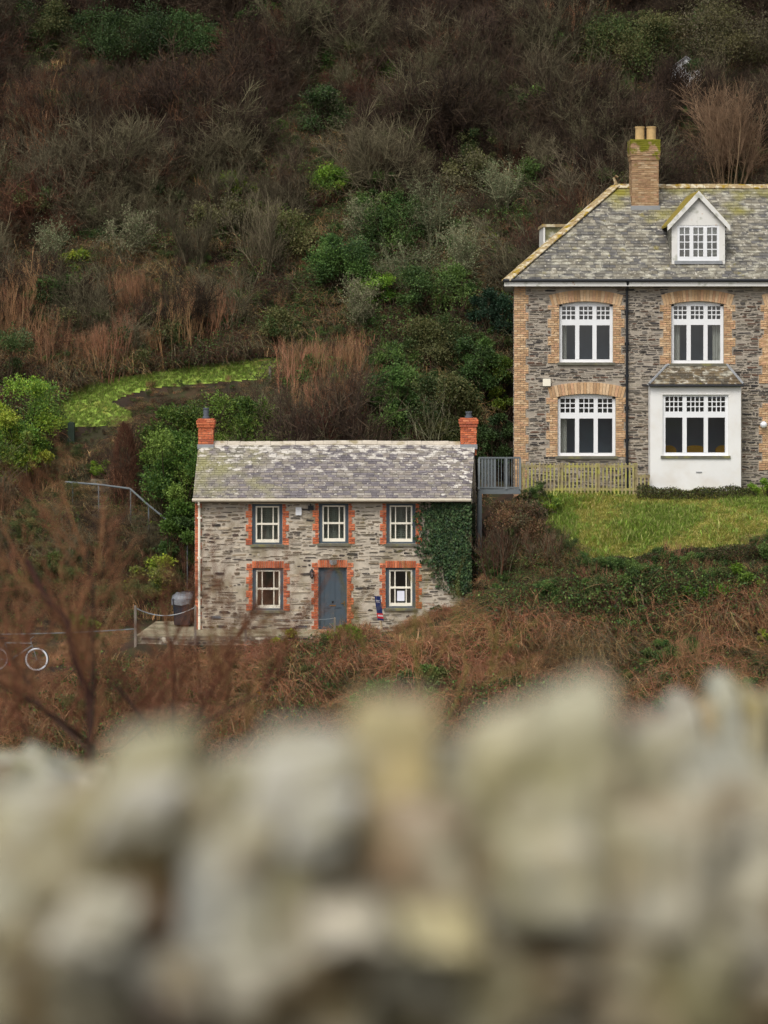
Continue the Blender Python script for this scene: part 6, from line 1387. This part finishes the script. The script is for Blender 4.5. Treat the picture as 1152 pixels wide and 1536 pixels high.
near_shrub('russet leafless shrub with a kinked dark trunk at the left, out of focus', 1, [[(128, 1190, 0), (136, 1120, 0), (142, 1060, .1), (116, 1022, 0), (112, 960, -.1), (92, 915, -.1), (58, 885, 0), (40, 840, 0)], [(138, 1130, 0), (60, 1060, .3), (20, 990, .4), (-10, 930, .4)], [(138, 1070, 0), (141, 1000, .2), (138, 950, .3), (142, 890, .3), (128, 830, .3)], [(140, 1120, 0), (90, 1080, -.3), (20, 1035, -.5), (-30, 1010, -.5)]], [.036, .018, .017, .018], PN, Y=18)
near_shrub('russet leafless shrub leaning left, second of the out-of-focus shrubs', 2, [[(262, 1160, 0), (215, 1080, .2), (180, 1035, .3), (150, 990, .3)], [(262, 1150, 0), (258, 1080, 0), (261, 1020, .1), (255, 960, .1)], [(265, 1130, 0), (300, 1070, .2), (330, 1010, .3), (345, 960, .3)], [(270, 1110, 0), (330, 1070, -.2), (390, 1040, -.3), (430, 1000, -.3)]], [.018, .022, .013, .013], PN, Y=18.5, per=(7, 7), ln=(.75, .45), tw=3)
near_shrub('low russet twigs at the left edge of the picture behind the wall', 3, [[(30, 1190, 0), (50, 1120, .2), (20, 1060, .3), (60, 1000, .3)], [(30, 1190, 0), (-10, 1110, .2), (10, 1040, .3), (-20, 960, .3)], [(40, 1190, 0), (100, 1140, .2), (180, 1120, .3), (230, 1080, .3)]], [.014, .014, .012], PN, Y=19, per=(10, 7), ln=(.85, .5), tw=3)
near_shrub('thin budding olive shrub, faint and out of focus at the middle', 4, [[(600, 1160, 0), (590, 1080, .2), (560, 1010, .3), (540, 950, .3)], [(600, 1150, 0), (620, 1070, 0), (640, 1000, .1), (660, 940, .1)], [(600, 1160, 0), (660, 1090, .2), (700, 1050, .3), (735, 1010, .3)]], [.008, .008, .008], [(132, 116, 64), (146, 130, 72), (118, 96, 60)], Y=20, per=(4, 4), ln=(.6, .35), tw=3)
near_shrub('thin olive shrub, faint and out of focus left of the cottage door', 5, [[(330, 1140, 0), (340, 1060, .2), (350, 1000, .3), (345, 945, .3)], [(330, 1140, 0), (420, 1060, 0), (470, 1010, .1), (500, 970, .1)]], [.008, .008], [(128, 106, 62), (140, 112, 70), (120, 84, 58)], Y=20, per=(4, 4), ln=(.6, .35), tw=3)

# drystone wall right in front of the camera
def boulder(rng, x0, x1, y0, y1, z0, z1, col, seed, sub=14, jag=.10):
    """a rough block: a rounded box pushed in and out by layered waves"""
    u = np.linspace(-1, 1, sub); V = []; Fq = []; b = 0
    for ax in range(3):
        for sg in (-1, 1):
            A, B = np.meshgrid(u, u); P = np.zeros((sub, sub, 3)); P[..., ax] = sg; P[..., (ax + 1) % 3] = A; P[..., (ax + 2) % 3] = B
            i = (np.arange(sub - 1)[:, None] * sub + np.arange(sub - 1)[None]).ravel() + b; q = np.stack([i, i + 1, i + sub + 1, i + sub], -1); Fq.append(q if sg > 0 else q[:, ::-1]); V.append(P.reshape(-1, 3)); b += sub * sub
    V = np.concatenate(V); p = 9.0; V = V / (np.abs(V) ** p).sum(1, keepdims=True) ** (1 / p)
    ph = rng.uniform(0, 6.28, 12); w = 1 + jag * (.5 * np.sin(V[:, 0] * 2.3 + ph[0]) * np.sin(V[:, 2] * 2.1 + ph[1]) + .35 * np.sin(V[:, 1] * 3.1 + ph[2] + V[:, 0] * 2) + .3 * np.sin(V[:, 2] * 5 + ph[3] + V[:, 0] * 3) * np.sin(V[:, 0] * 6 + ph[4]) + .15 * np.sin(V[:, 0] * 13 + ph[5]) * np.sin(V[:, 2] * 11 + ph[6]))
    V = V * w[:, None]; tl = rng.uniform(-.3, .3); V[:, 0] += V[:, 2] * tl; V[:, 0] *= 1 - rng.uniform(0, .35) * (V[:, 2] + 1) / 2; V[:, 2] += V[:, 0] * rng.uniform(-.15, .15)
    V = V * np.array([(x1 - x0) / 2, (y1 - y0) / 2, (z1 - z0) / 2]) + np.array([(x0 + x1) / 2, (y0 + y1) / 2, (z0 + z1) / 2])
    return V, np.concatenate(Fq), np.tile(lin(col), (len(V), 1))
def near_wall():
    rng = np.random.default_rng(12); t = Thing('stone_wall', 'rough lichened drystone wall close to the camera, out of focus', 'wall', (0, 3.0, float(T(0, 3.0))))
    # photo columns/rows, distance, own colour; darkest brown blocks paint the shaded gaps between stones
    ST = [(128, 300, 1098, 1275, 2.85, (172, 166, 142)), (150, 250, 1165, 1270, 2.74, (196, 192, 186)), (285, 400, 1128, 1300, 2.95, (160, 156, 138)), (365, 530, 1098, 1330, 2.85, (168, 166, 160)), (440, 520, 1190, 1290, 2.72, (186, 186, 190)),
     (522, 648, 1042, 1230, 2.9, (186, 166, 116)), (625, 725, 1112, 1270, 3.0, (124, 118, 96)), (700, 800, 1074, 1290, 2.9, (188, 180, 152)), (785, 925, 1020, 1290, 2.9, (178, 174, 150)), (745, 900, 1265, 1400, 2.75, (196, 193, 184)), (560, 700, 1225, 1400, 2.8, (142, 124, 98)), (690, 770, 1250, 1390, 2.82, (164, 162, 150)),
     (940, 1045, 1066, 1250, 2.95, (172, 168, 158)), (930, 1040, 1235, 1420, 2.8, (166, 150, 124)), (1035, 1180, 1108, 1420, 2.9, (130, 132, 124)), (895, 945, 1120, 1300, 3.2, (84, 62, 42)),
     (-40, 140, 1225, 1420, 2.85, (136, 132, 102)), (-30, 100, 1180, 1260, 3.0, (144, 142, 132)), (120, 200, 1250, 1420, 2.9, (140, 128, 104)), (185, 285, 1255, 1430, 2.95, (112, 78, 40)), (275, 400, 1270, 1440, 2.8, (162, 162, 154)), (390, 560, 1310, 1440, 2.82, (148, 136, 112)),
     (175, 255, 1255, 1420, 2.8, (104, 72, 38)), (895, 940, 1110, 1320, 2.88, (96, 72, 46)), (575, 680, 1215, 1330, 2.8, (150, 122, 98)), (205, 300, 1445, 1540, 2.74, (66, 48, 38)), (640, 720, 1160, 1240, 2.84, (110, 100, 76)),
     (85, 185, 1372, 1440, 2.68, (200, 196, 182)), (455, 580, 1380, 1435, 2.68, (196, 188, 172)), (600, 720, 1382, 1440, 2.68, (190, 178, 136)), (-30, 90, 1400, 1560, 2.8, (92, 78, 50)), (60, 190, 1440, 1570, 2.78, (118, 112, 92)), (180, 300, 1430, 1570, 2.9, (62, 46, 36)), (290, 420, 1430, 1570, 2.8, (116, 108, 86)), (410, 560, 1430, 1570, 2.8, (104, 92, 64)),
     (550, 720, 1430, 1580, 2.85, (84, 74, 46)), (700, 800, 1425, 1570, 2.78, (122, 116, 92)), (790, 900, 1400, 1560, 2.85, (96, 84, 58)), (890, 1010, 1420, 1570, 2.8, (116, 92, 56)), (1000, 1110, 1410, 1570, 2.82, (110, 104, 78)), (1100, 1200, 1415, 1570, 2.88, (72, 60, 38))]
    for i in range(60):
        a = rng.uniform(-60, 1150); c = rng.uniform(1150, 1300); w_ = rng.uniform(50, 130); ST.append((a, a + w_, c, c + rng.uniform(110, 260), rng.uniform(2.83, 2.93), [(150, 142, 116), (160, 154, 134), (138, 122, 90), (112, 96, 68), (170, 162, 136)][rng.integers(0, 5)]))
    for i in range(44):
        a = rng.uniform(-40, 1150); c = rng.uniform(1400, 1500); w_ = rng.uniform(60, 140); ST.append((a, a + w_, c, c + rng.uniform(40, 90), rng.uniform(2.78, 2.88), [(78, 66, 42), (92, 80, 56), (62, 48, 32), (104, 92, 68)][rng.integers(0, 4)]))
    for i, (a, b, c, d, Y, col) in enumerate(ST):
        c += 28 if c < 1200 else 0; a -= 8; b += 8
        th = rng.uniform(.14, .22); k = boulder(rng, wx(a, Y), wx(b, Y), Y, Y + th, wz(d, Y), wz(c, Y), col, i)
        o = t.mesh('coping_stone' if c < 1180 else 'wall_stone', k[0], [k[1]], k[2], M['lichen_rock']); o.data.polygons.foreach_set('use_smooth', [True] * len(o.data.polygons))
    q = MB(); gz = float(T(0, 3.0)) - .1
    q.box(wx(-700, 3), wx(1900, 3), 2.9, 3.28, gz, wz(1235, 3.0), lin((128, 116, 90))); t.part('wall_core', q, M['lichen_rock'])
    # face stones below and to both sides of the picture
    zb = wz(1560, 2.9); lst = []
    for z in np.arange(gz, zb, .15):
        x = -1.3
        while x < 1.3: w_ = rng.uniform(.12, .3); lst.append(boulder(rng, x, x + w_, 2.86 + rng.uniform(0, .05), 3.1, z, z + .15, [(130, 124, 104), (104, 96, 74), (150, 144, 128)][rng.integers(0, 3)], 1, 6)); x += w_
    for x in list(np.arange(-1.3, -.62, .13)) + list(np.arange(.52, 1.3, .13)):
        lst.append(boulder(rng, x, x + .14, 2.88, 3.16, wz(1570, 2.9), wz(rng.uniform(1060, 1150), 2.9), [(160, 154, 136), (140, 134, 112), (176, 170, 156)][rng.integers(0, 3)], 1, 7))
    m = merge(lst); o = t.mesh('wall_face', m[0], m[1], m[2], M['lichen_rock']); o.data.polygons.foreach_set('use_smooth', [True] * len(o.data.polygons))
near_wall()
def far_wall(label, stones, Y):
    rng = np.random.default_rng(int(Y * 10)); a0 = stones[0]; t = Thing('stone_wall', label, 'wall', (float(wx(a0[0], Y)), Y, float(T(wx(a0[0], Y), Y)) - .1))
    for a, b, c, col in stones:
        k = boulder(rng, wx(a, Y), wx(b, Y), Y, Y + .3, wz(1290, Y), wz(c, Y), col, 1); o = t.mesh('coping_stone', k[0], [k[1]], k[2], M['lichen_rock']); o.data.polygons.foreach_set('use_smooth', [True] * len(o.data.polygons))
    q = MB(); q.box(wx(stones[0][0] + 5, Y), wx(stones[-1][1] - 5, Y), Y + .04, Y + .26, float(T(0, Y)) - .3, wz(1280, Y)); t.part('wall_core', q, M['wall_core'])
far_wall('grey stones of a wall farther off at the left, half in focus', [(-160, -60, 1150, (140, 140, 130)), (-70, 25, 1146, (150, 148, 134)), (15, 75, 1140, (150, 150, 134)), (65, 115, 1158, (128, 130, 126)), (104, 150, 1166, (172, 166, 150))], 7.5)
far_wall('upright stones of a wall farther off at the right edge', [(1010, 1062, 1064, (180, 176, 164)), (1056, 1078, 1070, (150, 120, 60)), (1068, 1098, 1036, (156, 158, 142)), (1094, 1116, 1040, (184, 184, 174)), (1112, 1160, 1042, (150, 136, 92)), (1155, 1230, 1050, (160, 154, 138))], 6.0)
